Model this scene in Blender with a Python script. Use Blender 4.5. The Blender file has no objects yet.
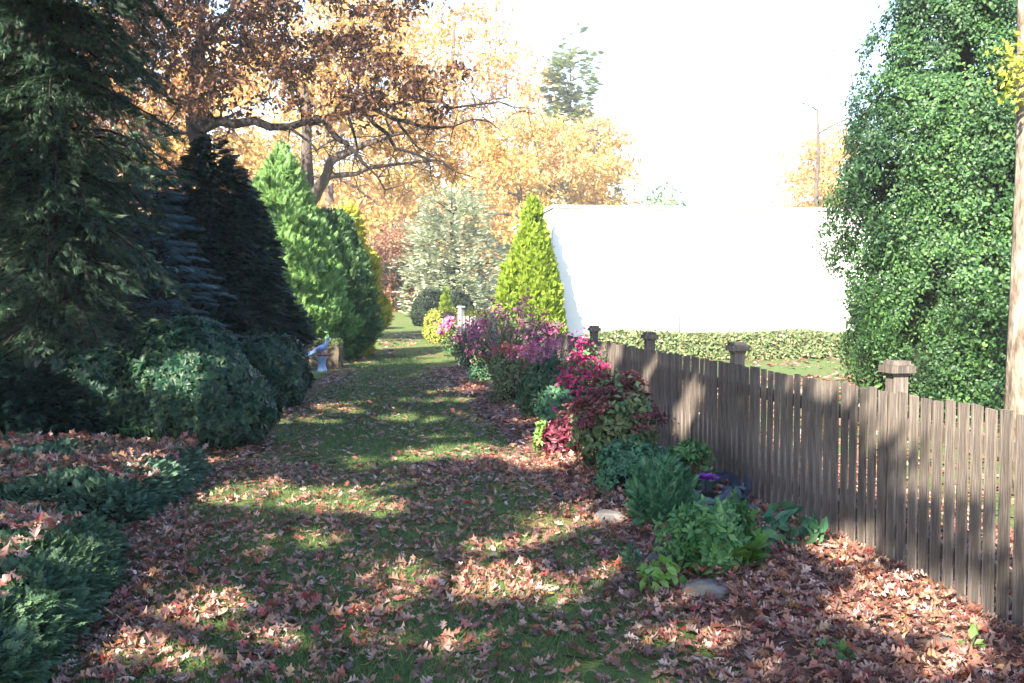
import bpy, bmesh, math
import numpy as np
from mathutils import Vector, Matrix

S = bpy.context.scene
C = S.collection
R = math.radians
rng = np.random.default_rng(11)

# ------------------------------------------------------------------ camera, sky, sun, exposure
F_PX, W_PX, H_PX, EYE, HORIZON = 1000.0, 1024, 683, 1.6, 297.0
PITCH = math.atan((H_PX / 2 - HORIZON) / F_PX)
cam = bpy.data.objects.new('camera', bpy.data.cameras.new('camera'))
C.objects.link(cam)
cam.data.lens = 36.0 * F_PX / W_PX
cam.data.clip_end = 2000
cam.location = (0, 0, EYE)
cam.rotation_euler = (R(90) - PITCH, 0, 0)
S.camera = cam

SUN_ELEV = R(35)
SUN_H = np.array([0.45, 0.89]); SUN_H /= np.linalg.norm(SUN_H)          # horizontal travel of the light
D = np.array([SUN_H[0] * math.cos(SUN_ELEV), SUN_H[1] * math.cos(SUN_ELEV), -math.sin(SUN_ELEV)])
sun = bpy.data.objects.new('sun', bpy.data.lights.new('sun', 'SUN'))
C.objects.link(sun)
sun.data.energy = 5.0
sun.data.angle = R(0.55)
sun.data.color = (1.0, 0.9, 0.74)
sun.rotation_euler = Vector(D).to_track_quat('-Z', 'Y').to_euler()
sun.location = (-20, -20, 30)

wd = bpy.data.worlds.new('World'); S.world = wd; wd.use_nodes = True
nt = wd.node_tree; nt.nodes.clear()
sky = nt.nodes.new('ShaderNodeTexSky'); sky.sky_type = 'NISHITA'; sky.sun_disc = False
sky.sun_elevation = SUN_ELEV; sky.sun_rotation = math.atan2(-SUN_H[0], -SUN_H[1])
sky.air_density = 1.6; sky.dust_density = 1.5; sky.ozone_density = 1.0
bg = nt.nodes.new('ShaderNodeBackground'); bg.inputs['Strength'].default_value = 0.072
out = nt.nodes.new('ShaderNodeOutputWorld')
# thin bright veil of cloud low in the sky, thinning out upwards
wtc = nt.nodes.new('ShaderNodeTexCoord'); wsx = nt.nodes.new('ShaderNodeSeparateXYZ'); nt.links.new(wtc.outputs['Generated'], wsx.inputs[0])
wmr = nt.nodes.new('ShaderNodeMapRange'); wmr.interpolation_type = 'SMOOTHSTEP'; wmr.inputs[1].default_value = .2; wmr.inputs[2].default_value = .33
wmr.inputs[3].default_value = 1; wmr.inputs[4].default_value = 0; nt.links.new(wsx.outputs[2], wmr.inputs[0])
wnz = nt.nodes.new('ShaderNodeTexNoise'); wnz.inputs['Scale'].default_value = 2.5; wnz.inputs['Detail'].default_value = 5; nt.links.new(wtc.outputs['Generated'], wnz.inputs['Vector'])
wm = nt.nodes.new('ShaderNodeMath'); wm.operation = 'MULTIPLY_ADD'; wm.inputs[1].default_value = .8; wm.inputs[2].default_value = .6; nt.links.new(wnz.outputs[0], wm.inputs[0])
wm2 = nt.nodes.new('ShaderNodeMath'); wm2.operation = 'MULTIPLY'; nt.links.new(wm.outputs[0], wm2.inputs[0]); nt.links.new(wmr.outputs[0], wm2.inputs[1])
wmx = nt.nodes.new('ShaderNodeMix'); wmx.data_type = 'RGBA'; wmx.blend_type = 'ADD'; wmx.inputs[7].default_value = (1.3, 1.4, 1.75, 1); wmx.clamp_factor = False
nt.links.new(wm2.outputs[0], wmx.inputs[0]); wtn = nt.nodes.new('ShaderNodeMix'); wtn.data_type = 'RGBA'; wtn.blend_type = 'MULTIPLY'; wtn.inputs[0].default_value = 1; wtn.inputs[7].default_value = (.82, .95, 1.25, 1)
nt.links.new(sky.outputs[0], wtn.inputs[6]); nt.links.new(wtn.outputs[2], wmx.inputs[6]); nt.links.new(wmx.outputs[2], bg.inputs['Color']); nt.links.new(bg.outputs[0], out.inputs[0])

GLARE = 0.0009  # density of the volume that imitates glare
S.view_settings.view_transform = 'Standard'; S.view_settings.look = 'None'
S.view_settings.exposure = 2.5; S.view_settings.gamma = 1.0
S.view_settings.use_curve_mapping = False
S.cycles.max_bounces = 6; S.cycles.diffuse_bounces = 3; S.cycles.glossy_bounces = 2
S.cycles.transmission_bounces = 3; S.cycles.transparent_max_bounces = 4

# ------------------------------------------------------------------ geometry helpers
CP, SP = math.cos(PITCH), math.sin(PITCH)
def ray(px, py):
    a, b = (px - W_PX / 2) / F_PX, (H_PX / 2 - py) / F_PX
    return np.array([a, CP + b * SP, -SP + b * CP])
def at(px, py, depth):
    r = ray(px, py); return np.array([0, 0, EYE]) + r * (depth / r[1])
def gp(px, py):
    r = ray(px, py); return np.array([0, 0, EYE]) + r * (EYE / -r[2])
def project(P):
    q = P - np.array([0, 0, EYE]); f = q[:, 1] * CP - q[:, 2] * SP; u = q[:, 1] * SP + q[:, 2] * CP
    f = np.where(np.abs(f) < 1e-6, 1e-6, f)
    return W_PX / 2 + F_PX * q[:, 0] / f, H_PX / 2 - F_PX * u / f, f
def hgt(x, y):
    t = np.clip((np.asarray(y, float) - 36) / 20, 0, None)
    s = np.where(t < 1, 10 * t * t, 20 * t - 10) * 0.045
    lim = 3.3
    return np.where(s < lim * .6, s, lim - lim * .4 * np.exp(-(s - lim * .6) / (lim * .4)))
def H0(x, y): return float(hgt(x, y))

def tnoise(P, scale, seed=0):
    g = np.random.default_rng(1000 + seed); o = np.zeros(len(P))
    for i in range(7):
        k = g.normal(size=3); k *= scale * (0.7 + 0.22 * i) / np.linalg.norm(k)
        o += np.sin(P @ k + g.uniform(0, 6.28)) * (1.0 if i < 4 else .6)
    return o / 2.6
def unit(v): return v / np.maximum(np.linalg.norm(v, axis=-1, keepdims=True), 1e-9)

class MB:
    def __init__(s): s.v = []; s.n = 0; s.loops = []; s.sizes = []; s.mats = []; s.smooth = []
    def add(s, V, faces, mat=0, smooth=False):
        s.v.append(np.asarray(V, np.float32).reshape(-1, 3))
        for f in faces:
            s.loops.append(np.asarray(f, np.int64).reshape(-1) + s.n); s.sizes.append(np.array([len(f)], np.int64))
        s.mats.append(np.full(len(faces), mat)); s.smooth.append(np.full(len(faces), smooth))
        s.n += len(V)
    def inst(s, tpl, P, Rm, sc, mat=0, smooth=False):
        tv, tf = tpl; n, T = len(P), len(tv)
        if n == 0: return
        sc = np.broadcast_to(np.asarray(sc, float).reshape(-1, 1) if np.ndim(sc) < 2 else sc, (n, 3) if np.ndim(sc) == 2 else (n, 1))
        V = np.einsum('nij,tj->nti', Rm, tv) * (sc[:, None, :] if sc.shape[1] == 1 else 1) + P[:, None, :]
        s.v.append(V.reshape(-1, 3).astype(np.float32))
        fl = np.concatenate([np.asarray(f) for f in tf]); fs = np.array([len(f) for f in tf])
        s.loops.append((fl[None, :] + (np.arange(n) * T)[:, None] + s.n).reshape(-1)); s.sizes.append(np.tile(fs, n))
        s.mats.append(np.full(n * len(tf), mat)); s.smooth.append(np.full(n * len(tf), smooth))
        s.n += n * T
    def tube(s, pts, rad, sides=7, mat=0, cap=True):
        pts = np.asarray(pts, float); rad = np.broadcast_to(np.asarray(rad, float), (len(pts),))
        tg = unit(np.gradient(pts, axis=0)); up = np.array([0.13, 0.31, 0.94]) if abs(tg[0][2]) < .9 else np.array([1., .1, 0])
        V = []
        for p, t, r in zip(pts, tg, rad):
            a = unit(np.cross(t, up)); b = np.cross(a, t)
            an = np.arange(sides) * 2 * math.pi / sides
            V.append(p + r * (np.cos(an)[:, None] * a + np.sin(an)[:, None] * b))
        V = np.concatenate(V); F = []
        for i in range(len(pts) - 1):
            for j in range(sides):
                k = (j + 1) % sides
                F.append([i * sides + j, i * sides + k, (i + 1) * sides + k, (i + 1) * sides + j])
        if cap:
            F.append(list(range(sides))[::-1]); F.append([(len(pts) - 1) * sides + j for j in range(sides)])
        s.add(V, F, mat, True)
    def box(s, c, size, mat=0, rot=0.0, taper=1.0):
        x, y, z = np.asarray(size, float) / 2
        V = np.array([[-x, -y, -z], [x, -y, -z], [x, y, -z], [-x, y, -z],
                      [-x * taper, -y * taper, z], [x * taper, -y * taper, z], [x * taper, y * taper, z], [-x * taper, y * taper, z]])
        c_, s_ = math.cos(rot), math.sin(rot)
        V = V @ np.array([[c_, s_, 0], [-s_, c_, 0], [0, 0, 1]]) + np.asarray(c, float)
        s.add(V, [[0, 3, 2, 1], [4, 5, 6, 7], [0, 1, 5, 4], [1, 2, 6, 5], [2, 3, 7, 6], [3, 0, 4, 7]], mat)
    def lathe(s, prof, c=(0, 0, 0), sides=16, mat=0):
        an = np.arange(sides) * 2 * math.pi / sides
        V = np.concatenate([np.stack([r * np.cos(an), r * np.sin(an), np.full(sides, z)], 1) for r, z in prof]) + np.asarray(c)
        F = [[i * sides + j, i * sides + (j + 1) % sides, (i + 1) * sides + (j + 1) % sides, (i + 1) * sides + j]
             for i in range(len(prof) - 1) for j in range(sides)]
        F.append(list(range(sides))[::-1]); F.append([(len(prof) - 1) * sides + j for j in range(sides)])
        s.add(V, F, mat, True)
    def build(s, name, mats, parent=None, loc=None):
        me = bpy.data.meshes.new(name)
        V = np.concatenate(s.v); L = np.concatenate(s.loops); Z = np.concatenate(s.sizes)
        if loc is not None: V = V - np.asarray(loc, np.float32)
        me.vertices.add(len(V)); me.vertices.foreach_set('co', V.astype(np.float32).ravel())
        me.loops.add(len(L)); me.loops.foreach_set('vertex_index', L.astype(np.int32))
        me.polygons.add(len(Z))
        st = np.concatenate([[0], np.cumsum(Z)[:-1]])
        me.polygons.foreach_set('loop_start', st.astype(np.int32))
        me.polygons.foreach_set('material_index', np.concatenate(s.mats).astype(np.int32))
        me.polygons.foreach_set('use_smooth', np.concatenate(s.smooth).astype(bool))
        me.update(calc_edges=True); me.validate()
        for m in (mats if isinstance(mats, (list, tuple)) else [mats]): me.materials.append(m)
        o = bpy.data.objects.new(name, me); C.objects.link(o)
        if parent is not None: o.parent = parent
        if loc is not None and parent is None: o.location = loc
        return o

def tag(o, label=None, cat=None, group=None, kind=None):
    if label: o['label'] = label
    if cat: o['category'] = cat
    if group: o['group'] = group
    if kind: o['kind'] = kind
    return o
def thing(name, label, cat, loc, group=None):
    o = bpy.data.objects.new(name, None); C.objects.link(o); o.location = loc
    o.empty_display_size = .2
    return tag(o, label, cat, group)

# orientation: leaf runs along +Y, faces +Z
def basis(d, nrm):
    Y = unit(d); X = unit(np.cross(Y, nrm)); Z = np.cross(X, Y)
    return np.stack([X, Y, Z], axis=2)
def jit(n, a): return rng.normal(size=(n, 3)) * a

# ------------------------------------------------------------------ leaf templates
def A(x): return np.array(x, float)
LEAF = (A([[0, 0, 0], [.26, .42, .06], [0, .45, 0], [-.26, .42, .06], [0, 1, -.06]]), [[0, 1, 2], [0, 2, 3], [1, 4, 2], [2, 4, 3]])
OVAL = (A([[0, 0, 0], [.22, .25, .05], [.27, .6, .03], [0, 1, -.1], [-.27, .6, .03], [-.22, .25, .05], [0, .3, 0], [0, .65, -.01]]),
        [[0, 1, 6], [0, 6, 5], [1, 2, 7, 6], [6, 7, 4, 5], [2, 3, 7], [7, 3, 4]])
QUAD = (A([[0, 0, 0], [.38, .5, .05], [0, 1, 0], [-.38, .5, .05]]), [[0, 1, 2, 3]])
BLADE = (A([[-.06, 0, 0], [.06, 0, 0], [0, 1, .12]]), [[0, 1, 2]])
STRAP = (A([[-.07, 0, 0], [.07, 0, 0], [.1, .5, .18], [-.1, .5, .18], [0, 1, .05]]), [[0, 1, 2, 3], [3, 2, 4]])
def oak(rows, ws, curl, bend):
    V, Fc = [], []
    for i, (y, w) in enumerate(zip(rows, ws)):
        z0 = bend * (y - .4) ** 2
        V += [[-w, y + .22 * max(0, w - .1), z0 + curl * w], [0, y, z0], [w, y + .22 * max(0, w - .1), z0 + curl * w * .8]]
    for i in range(len(rows) - 1):
        a = 3 * i; Fc += [[a, a + 1, a + 4, a + 3], [a + 1, a + 2, a + 5, a + 4]]
    return (A(V), Fc)
OR, OW = [0, .1, .2, .27, .35, .46, .53, .62, .71, .78, .88, 1], [.012, .018, .13, .15, .035, .27, .29, .05, .25, .23, .06, .02]
OAKS = [oak(OR, OW, .7, .7), oak(OR, OW, -.6, -.7), oak(OR, OW, 1.4, -.4), oak(OR, OW, .3, 1.3), oak(OR, [w * .75 for w in OW], -1.2, 1.0)]
OAKM = [oak([0, .25, .5, .75, 1], [.02, .22, .12, .34, .03], .5, .3), oak([0, .2, .5, .7, 1], [.02, .1, .34, .12, .03], -.4, -.4)]
def frond(pairs, width, droop, ang=.9, thick=.085):
    V, Fc = [], []
    def leaflet(o, d, ln, z):
        p = np.array([-d[1], d[0]]) * thick * (.6 + .4 * min(1.0, ln / width)); b = len(V)
        m = o + d * ln * .55; e = o + d * ln
        V.extend([[o[0], o[1], z], [m[0] + p[0], m[1] + p[1], z - .03], [e[0], e[1], z - droop * ln], [m[0] - p[0], m[1] - p[1], z - .03]])
        Fc.append([b, b + 1, b + 2, b + 3])
    for i in range(pairs):
        y = .08 + .8 * i / pairs; ln = width * (1 - .75 * (i / pairs) ** 1.3)
        for sgn in (-1, 1):
            leaflet(np.array([0, y]), np.array([sgn * math.sin(ang), math.cos(ang)]), ln, -droop * y * y)
    leaflet(np.array([0, .0]), np.array([0., 1.]), 1.0, 0)
    return (A(V), Fc)
FROND = frond(5, .42, .25)
FRONDS = frond(4, .5, .05, .7, .1)
SPRUCE = frond(6, .26, .3, .8, .035)
def rosette(k, up, leaf=OVAL):
    V, Fc = [], []
    for i in range(k):
        a = 2 * math.pi * i / k + (i % 2) * .3; e = up + (i % 2) * .25
        Y = A([math.cos(a) * math.cos(e), math.sin(a) * math.cos(e), math.sin(e)]); Z = unit(A([-math.cos(a) * math.sin(e), -math.sin(a) * math.sin(e), math.cos(e)]))
        X = np.cross(Y, Z); b = len(V)
        V += list(leaf[0][:, :1] * X + leaf[0][:, 1:2] * Y + leaf[0][:, 2:] * Z)
        Fc += [[b + j for j in f] for f in leaf[1]]
    return (A(V), Fc)
ROSE = rosette(7, .15, (OVAL[0] * A([.75, 1, 1]), OVAL[1]))
STAR = rosette(6, .35, QUAD)
def spray_of(n, seed, ln=.5):
    g = np.random.default_rng(seed); V, Fc = [], []
    for i in range(n):
        o = g.normal(size=3) * A([.5, .5, .22]); a = g.uniform(0, 6.28); Y = unit(A([math.cos(a), math.sin(a), g.uniform(-.5, .3)])); Z = unit(np.cross(np.cross(Y, A([0, 0, 1])), Y) + g.normal(size=3) * .3)
        X = unit(np.cross(Y, Z)); Z = np.cross(X, Y); b = len(V); l = ln * g.uniform(.6, 1.2); q = OVAL[0] * l * A([1.1, 1, 1])
        V += list(q[:, :1] * X + q[:, 1:2] * Y + q[:, 2:] * Z + o); Fc += [[b + k for k in f] for f in OVAL[1]]
    return (A(V), Fc)
HSPRAY = spray_of(20, 5, .4)
TRI = rosette(3, .2, LEAF)
def spike():
    V, Fc = [], []
    g = np.random.default_rng(3)
    for i in range(16):
        z = i / 16; a = i * 2.4; r = .16 * (1 - .6 * z); b = len(V)
        c = A([math.cos(a) * r, math.sin(a) * r, z]); o = A([math.cos(a), math.sin(a), .5]) * .13; s_ = A([-math.sin(a), math.cos(a), 0]) * .08
        V += [c - o * .4, c + s_, c + o, c - s_]; Fc.append([b, b + 1, b + 2, b + 3])
    V = A(V)[:, [0, 2, 1]] * A([1, 1, -1])                     # runs along +Y
    return (V, Fc)
SPIKE = spike()

# ------------------------------------------------------------------ materials
def nodes_of(name):
    m = bpy.data.materials.new(name); m.use_nodes = True
    t = m.node_tree; t.nodes.clear(); return m, t
def ramp(t, fac, cols):
    r = t.nodes.new('ShaderNodeValToRGB'); e = r.color_ramp.elements
    while len(e) < len(cols): e.new(.5)
    for i, c in enumerate(cols):
        e[i].position = i / max(1, len(cols) - 1); e[i].color = (*c, 1)
    t.links.new(fac, r.inputs[0]); return r.outputs[0]
def leafmat(name, cols, trans=.35, rough=.5, spec=.4, patch=None, pscale=.6):
    m, t = nodes_of(name); N = t.nodes.new; Lk = t.links.new
    g = N('ShaderNodeNewGeometry'); col = ramp(t, g.outputs['Random Per Island'], cols)
    if patch:
        tc = N('ShaderNodeTexCoord'); nz = N('ShaderNodeTexNoise'); nz.inputs['Scale'].default_value = pscale; nz.inputs['Detail'].default_value = 3
        Lk(tc.outputs['Object'], nz.inputs['Vector'])
        mr = N('ShaderNodeMapRange'); mr.inputs[1].default_value = .42; mr.inputs[2].default_value = .62
        Lk(nz.outputs[0], mr.inputs[0])
        mx = N('ShaderNodeMix'); mx.data_type = 'RGBA'; mx.inputs[7].default_value = (*patch, 1)
        mm = N('ShaderNodeMath'); mm.operation = 'MULTIPLY'; mm.inputs[1].default_value = .75
        Lk(mr.outputs[0], mm.inputs[0]); Lk(mm.outputs[0], mx.inputs[0]); Lk(col, mx.inputs[6]); col = mx.outputs[2]
    p = N('ShaderNodeBsdfPrincipled'); p.inputs['Roughness'].default_value = rough
    p.inputs['Specular IOR Level'].default_value = spec; Lk(col, p.inputs['Base Color'])
    tr = N('ShaderNodeBsdfTranslucent'); Lk(col, tr.inputs['Color'])
    mx = N('ShaderNodeMixShader'); mx.inputs[0].default_value = trans; o = N('ShaderNodeOutputMaterial')
    Lk(p.outputs[0], mx.inputs[1]); Lk(tr.outputs[0], mx.inputs[2]); Lk(mx.outputs[0], o.inputs[0])
    return m
def noisemat(name, cols, scale=8, rough=.85, bump=.3, stretch=(1, 1, 1), island=0.0, detail=6, bscale=None):
    m, t = nodes_of(name); N = t.nodes.new; Lk = t.links.new
    tc = N('ShaderNodeTexCoord'); mp = N('ShaderNodeMapping'); mp.inputs['Scale'].default_value = stretch
    Lk(tc.outputs['Object'], mp.inputs[0])
    nz = N('ShaderNodeTexNoise'); nz.inputs['Scale'].default_value = scale; nz.inputs['Detail'].default_value = detail; nz.inputs['Roughness'].default_value = .65
    Lk(mp.outputs[0], nz.inputs['Vector'])
    mr = N('ShaderNodeMapRange'); mr.inputs[1].default_value = .3; mr.inputs[2].default_value = .7; Lk(nz.outputs[0], mr.inputs[0])
    col = ramp(t, mr.outputs[0], cols)
    if island:
        oi = N('ShaderNodeObjectInfo'); mr2 = N('ShaderNodeMapRange'); mr2.inputs[3].default_value = 1 - island; mr2.inputs[4].default_value = 1 + island
        Lk(oi.outputs['Random'], mr2.inputs[0]); mx = N('ShaderNodeMix'); mx.data_type = 'RGBA'; mx.blend_type = 'MULTIPLY'; mx.inputs[0].default_value = 1
        Lk(col, mx.inputs[6]); Lk(mr2.outputs[0], mx.inputs[7]); col = mx.outputs[2]
    p = N('ShaderNodeBsdfPrincipled'); p.inputs['Roughness'].default_value = rough; p.inputs['Specular IOR Level'].default_value = .25
    Lk(col, p.inputs['Base Color'])
    b = N('ShaderNodeBump'); b.inputs['Strength'].default_value = bump; b.inputs['Distance'].default_value = .02
    nb = N('ShaderNodeTexNoise'); nb.inputs['Scale'].default_value = bscale or scale * 2; nb.inputs['Detail'].default_value = 6
    Lk(mp.outputs[0], nb.inputs['Vector']); Lk(nb.outputs[0], b.inputs['Height']); Lk(b.outputs[0], p.inputs['Normal'])
    o = N('ShaderNodeOutputMaterial'); Lk(p.outputs[0], o.inputs[0]); return m

M = {}
M['bark'] = noisemat('oak_bark', [(.045, .035, .03), (.13, .1, .085)], 9, .95, .8, (1, 1, .25))
M['darkbark'] = noisemat('dark_bark', [(.007, .005, .005), (.022, .017, .015)], 12, .95, .6, (1, 1, .3))
M['palebark'] = noisemat('pale_bark', [(.04, .03, .025), (.17, .13, .1), (.3, .25, .2), (.4, .34, .28)], 9, .95, 1.0, (1, 1, .4))
M['stem'] = noisemat('stem', [(.05, .06, .025), (.12, .1, .05)], 20)
M['core'] = noisemat('inner_twigs', [(.008, .012, .008), (.02, .025, .014)], 14, 1.0)  # near-black solid shell inside bushes, blocks light and view like shaded inner foliage
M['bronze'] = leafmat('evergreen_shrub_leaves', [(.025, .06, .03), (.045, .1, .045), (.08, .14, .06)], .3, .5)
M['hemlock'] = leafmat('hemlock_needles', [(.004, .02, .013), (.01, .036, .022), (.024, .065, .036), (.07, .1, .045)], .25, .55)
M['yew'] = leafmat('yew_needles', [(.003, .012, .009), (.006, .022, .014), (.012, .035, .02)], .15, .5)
M['bluespruce'] = leafmat('blue_spruce_needles', [(.035, .085, .11), (.07, .14, .17), (.11, .2, .24)], .2, .6)
M['cypress'] = leafmat('cypress_sprays', [(.08, .17, .045), (.14, .26, .07), (.2, .34, .1)], .35, .55)
M['cypressdark'] = leafmat('dark_cypress_sprays', [(.035, .085, .03), (.06, .13, .04), (.09, .16, .05)], .3, .55)
M['golden'] = leafmat('golden_cypress_sprays', [(.2, .24, .03), (.34, .33, .04), (.4, .36, .05)], .35, .55)
M['arbor'] = leafmat('arborvitae_sprays', [(.13, .2, .02), (.22, .32, .03), (.3, .38, .05)], .35, .55)
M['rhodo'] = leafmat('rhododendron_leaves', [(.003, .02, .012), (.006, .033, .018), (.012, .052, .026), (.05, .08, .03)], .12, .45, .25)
M['juniper'] = leafmat('juniper_sprays', [(.035, .08, .045), (.055, .115, .06), (.1, .17, .075)], .25, .6)
M['juniperb'] = leafmat('grey_juniper_sprays', [(.045, .1, .07), (.07, .14, .09), (.11, .19, .11)], .25, .6)
M['holly'] = leafmat('holly_leaves', [(.012, .045, .016), (.028, .08, .024), (.05, .125, .035), (.1, .19, .05)], .22, .45, .3, (.012, .04, .016), 1.1)
M['hedge'] = leafmat('hedge_leaves', [(.1, .15, .06), (.16, .22, .09), (.24, .22, .11)], .3, .45)
M['mound'] = leafmat('clipped_yew', [(.02, .035, .022), (.035, .055, .03)], .2, .6)
M['chart'] = leafmat('chartreuse_leaves', [(.22, .26, .03), (.34, .36, .05), (.3, .3, .1)], .35, .5)
M['oakleaf'] = leafmat('oak_autumn_leaves', [(.022, .008, .005), (.055, .02, .01), (.1, .04, .02), (.23, .11, .03)], .3, .5, .3, (.035, .012, .01), .35)  # leaf browns taken darker, standing in for shade over the crown
M['goldleaf'] = leafmat('golden_autumn_leaves', [(.52, .27, .06), (.68, .45, .12), (.76, .6, .26)], .45, .5, .3, (.6, .4, .2), .25)
M['orangeleaf'] = leafmat('orange_autumn_leaves', [(.38, .14, .045), (.55, .27, .08), (.68, .46, .18)], .45, .5, .3, (.6, .42, .14), .25)
M['russetleaf'] = leafmat('russet_leaves', [(.16, .07, .05), (.27, .12, .07), (.36, .2, .1)], .4, .5, .3)
M['palepine'] = leafmat('pale_pine_needles', [(.26, .33, .22), (.4, .46, .32), (.54, .52, .36)], .3, .6)
M['bluefir'] = leafmat('far_fir_needles', [(.16, .26, .2), (.24, .34, .2), (.44, .4, .15)], .3, .6)
M['softgreen'] = leafmat('far_green_leaves', [(.07, .16, .08), (.12, .22, .11), (.18, .28, .14)], .3, .6)
M['shade'] = leafmat('tall_oak_leaves', [(.05, .04, .015), (.08, .06, .02), (.1, .05, .02)], .12, .5, .3)
M['litter'] = leafmat('fallen_leaves', [(.04, .02, .02), (.13, .06, .045), (.22, .11, .075), (.31, .19, .14), (.26, .09, .04), (.45, .32, .27), (.1, .045, .04), (.34, .18, .11), (.26, .04, .04), (.17, .085, .065), (.08, .042, .04), (.38, .22, .09)], .12, .38, .6)
M['litterwood'] = leafmat('far_fallen_leaves', [(.2, .09, .05), (.34, .18, .09), (.42, .27, .15)], .15, .6, .3)
M['grass'] = leafmat('grass_blades', [(.055, .11, .045), (.09, .165, .055), (.19, .23, .08)], .35, .55, .3)
M['green'] = leafmat('perennial_leaves', [(.035, .12, .04), (.07, .19, .06), (.13, .26, .08)], .3, .45)
M['bluegreen'] = leafmat('bluegreen_leaves', [(.035, .12, .065), (.06, .17, .085), (.1, .22, .1)], .3, .45)
M['darkgreen'] = leafmat('dark_perennial_leaves', [(.025, .08, .04), (.045, .11, .05), (.08, .14, .06)], .3, .5)
M['lime'] = leafmat('lime_leaves', [(.1, .22, .04), (.16, .3, .05), (.22, .34, .1)], .35, .45)
M['olive'] = leafmat('olive_leaves', [(.07, .13, .05), (.12, .18, .07), (.2, .22, .1)], .3, .5)
M['maroon'] = leafmat('maroon_leaves', [(.06, .012, .02), (.12, .02, .035), (.18, .03, .06)], .3, .45)
M['cabbage'] = leafmat('cabbage_leaves', [(.05, .07, .12), (.09, .11, .17), (.1, .16, .14)], .2, .4)
M['violet'] = leafmat('violet_leaves', [(.16, .02, .24), (.3, .05, .36)], .3, .45)
M['mauve'] = leafmat('mauve_flowers', [(.21, .05, .1), (.34, .095, .19), (.47, .19, .31)], .35, .6)
M['magenta'] = leafmat('magenta_flowers', [(.32, .015, .09), (.48, .03, .16), (.62, .09, .26)], .35, .6)
M['pink'] = leafmat('pink_flowers', [(.6, .12, .35), (.75, .25, .48)], .35, .6)
M['rosered'] = leafmat('rose_red_flowers', [(.35, .03, .06), (.5, .06, .09), (.5, .14, .12)], .35, .6)
M['burgundy'] = leafmat('burgundy_flower_heads', [(.07, .025, .03), (.16, .045, .05), (.25, .1, .085)], .25, .7)
M['wood'] = noisemat('weathered_wood', [(.055, .045, .038), (.118, .098, .084), (.195, .166, .145)], 10, .85, .5, (5, 5, .35), .22)
M['whitewood'] = noisemat('white_painted_wood', [(.2, .19, .185), (.32, .3, .29)], 6, .6, .1, (3, 3, .4))
M['pebble'] = noisemat('white_pebble', [(.6, .58, .56), (.75, .74, .72)], 20)
M['stucco'] = noisemat('white_wall_paint', [(.74, .73, .71), (.82, .81, .8)], 1.2, .8, .15, (1, 1, 1), 0, 8, 30)
M['coping'] = noisemat('grey_coping', [(.42, .39, .37), (.55, .52, .5)], 4, .8)
M['stone'] = noisemat('grey_stone', [(.045, .045, .045), (.11, .105, .1), (.16, .15, .145)], 6, .9, .6)
M['mossy'] = noisemat('mossy_stone', [(.035, .045, .022), (.08, .065, .045), (.12, .09, .065)], 7, .95, .8)
M['terracotta'] = noisemat('terracotta', [(.34, .1, .06), (.45, .17, .1)], 8, .8)
M['bluepaint'] = noisemat('blue_glazed_metal', [(.1, .19, .42), (.2, .31, .55), (.3, .4, .6)], 14, .4, .2)
M['bluepot'] = noisemat('pale_blue_glaze', [(.16, .25, .44), (.26, .35, .52)], 8, .4, .1)

# ground: soil, short grass and leaf mould as one sheet
def ground_material():
    m, t = nodes_of('lawn_and_leaf_mould'); N = t.nodes.new; Lk = t.links.new
    tc = N('ShaderNodeTexCoord')
    def noise(sc, det=5, r=.6):
        n = N('ShaderNodeTexNoise'); n.inputs['Scale'].default_value = sc; n.inputs['Detail'].default_value = det; n.inputs['Roughness'].default_value = r
        Lk(tc.outputs['Object'], n.inputs['Vector']); return n.outputs[0]
    g = ramp(t, noise(9, 8), [(.04, .075, .025), (.085, .13, .04), (.2, .2, .08)])
    l = ramp(t, noise(26, 6), [(.07, .035, .025), (.17, .085, .05), (.26, .15, .1)])
    mr = N('ShaderNodeMapRange'); mr.inputs[1].default_value = .52; mr.inputs[2].default_value = .66
    Lk(noise(1.1, 8, .75), mr.inputs[0])
    mx = N('ShaderNodeMix'); mx.data_type = 'RGBA'; Lk(mr.outputs[0], mx.inputs[0]); Lk(g, mx.inputs[6]); Lk(l, mx.inputs[7])
    p = N('ShaderNodeBsdfPrincipled'); p.inputs['Roughness'].default_value = .95; p.inputs['Specular IOR Level'].default_value = .1
    Lk(mx.outputs[2], p.inputs['Base Color'])
    b = N('ShaderNodeBump'); b.inputs['Strength'].default_value = .8; b.inputs['Distance'].default_value = .04; Lk(noise(40, 6), b.inputs['Height'])
    Lk(b.outputs[0], p.inputs['Normal']); o = N('ShaderNodeOutputMaterial'); Lk(p.outputs[0], o.inputs[0]); return m
M['ground'] = ground_material()
M['mulch'] = noisemat('bed_mulch', [(.035, .022, .018), (.1, .055, .04), (.2, .11, .075)], 22, .95, .9)

# ------------------------------------------------------------------ the setting
def grid_sheet(name, xs, ys, zf, mat):
    X, Y = np.meshgrid(xs, ys); Z = zf(X, Y); nx, ny = len(xs), len(ys)
    mb = MB(); V = np.stack([X, Y, Z], 2).reshape(-1, 3)
    F = [[j * nx + i, j * nx + i + 1, (j + 1) * nx + i + 1, (j + 1) * nx + i] for j in range(ny - 1) for i in range(nx - 1)]
    mb.add(V, F, 0, True); return tag(mb.build(name, mat), kind='structure')
def bumpy(X, Y):
    near = np.clip((28 - np.abs(Y - 8)) / 28, 0, 1)
    return hgt(X, Y) + near * .018 * (np.sin(X * 2.3 + Y * .9) + np.sin(Y * 1.7 - X * 1.1))
gx = np.concatenate([np.linspace(-300, -40, 8)[:-1], np.linspace(-40, -8, 12)[:-1], np.linspace(-8, 8, 41)[:-1], np.linspace(8, 40, 12)[:-1], np.linspace(40, 300, 8)])
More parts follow.
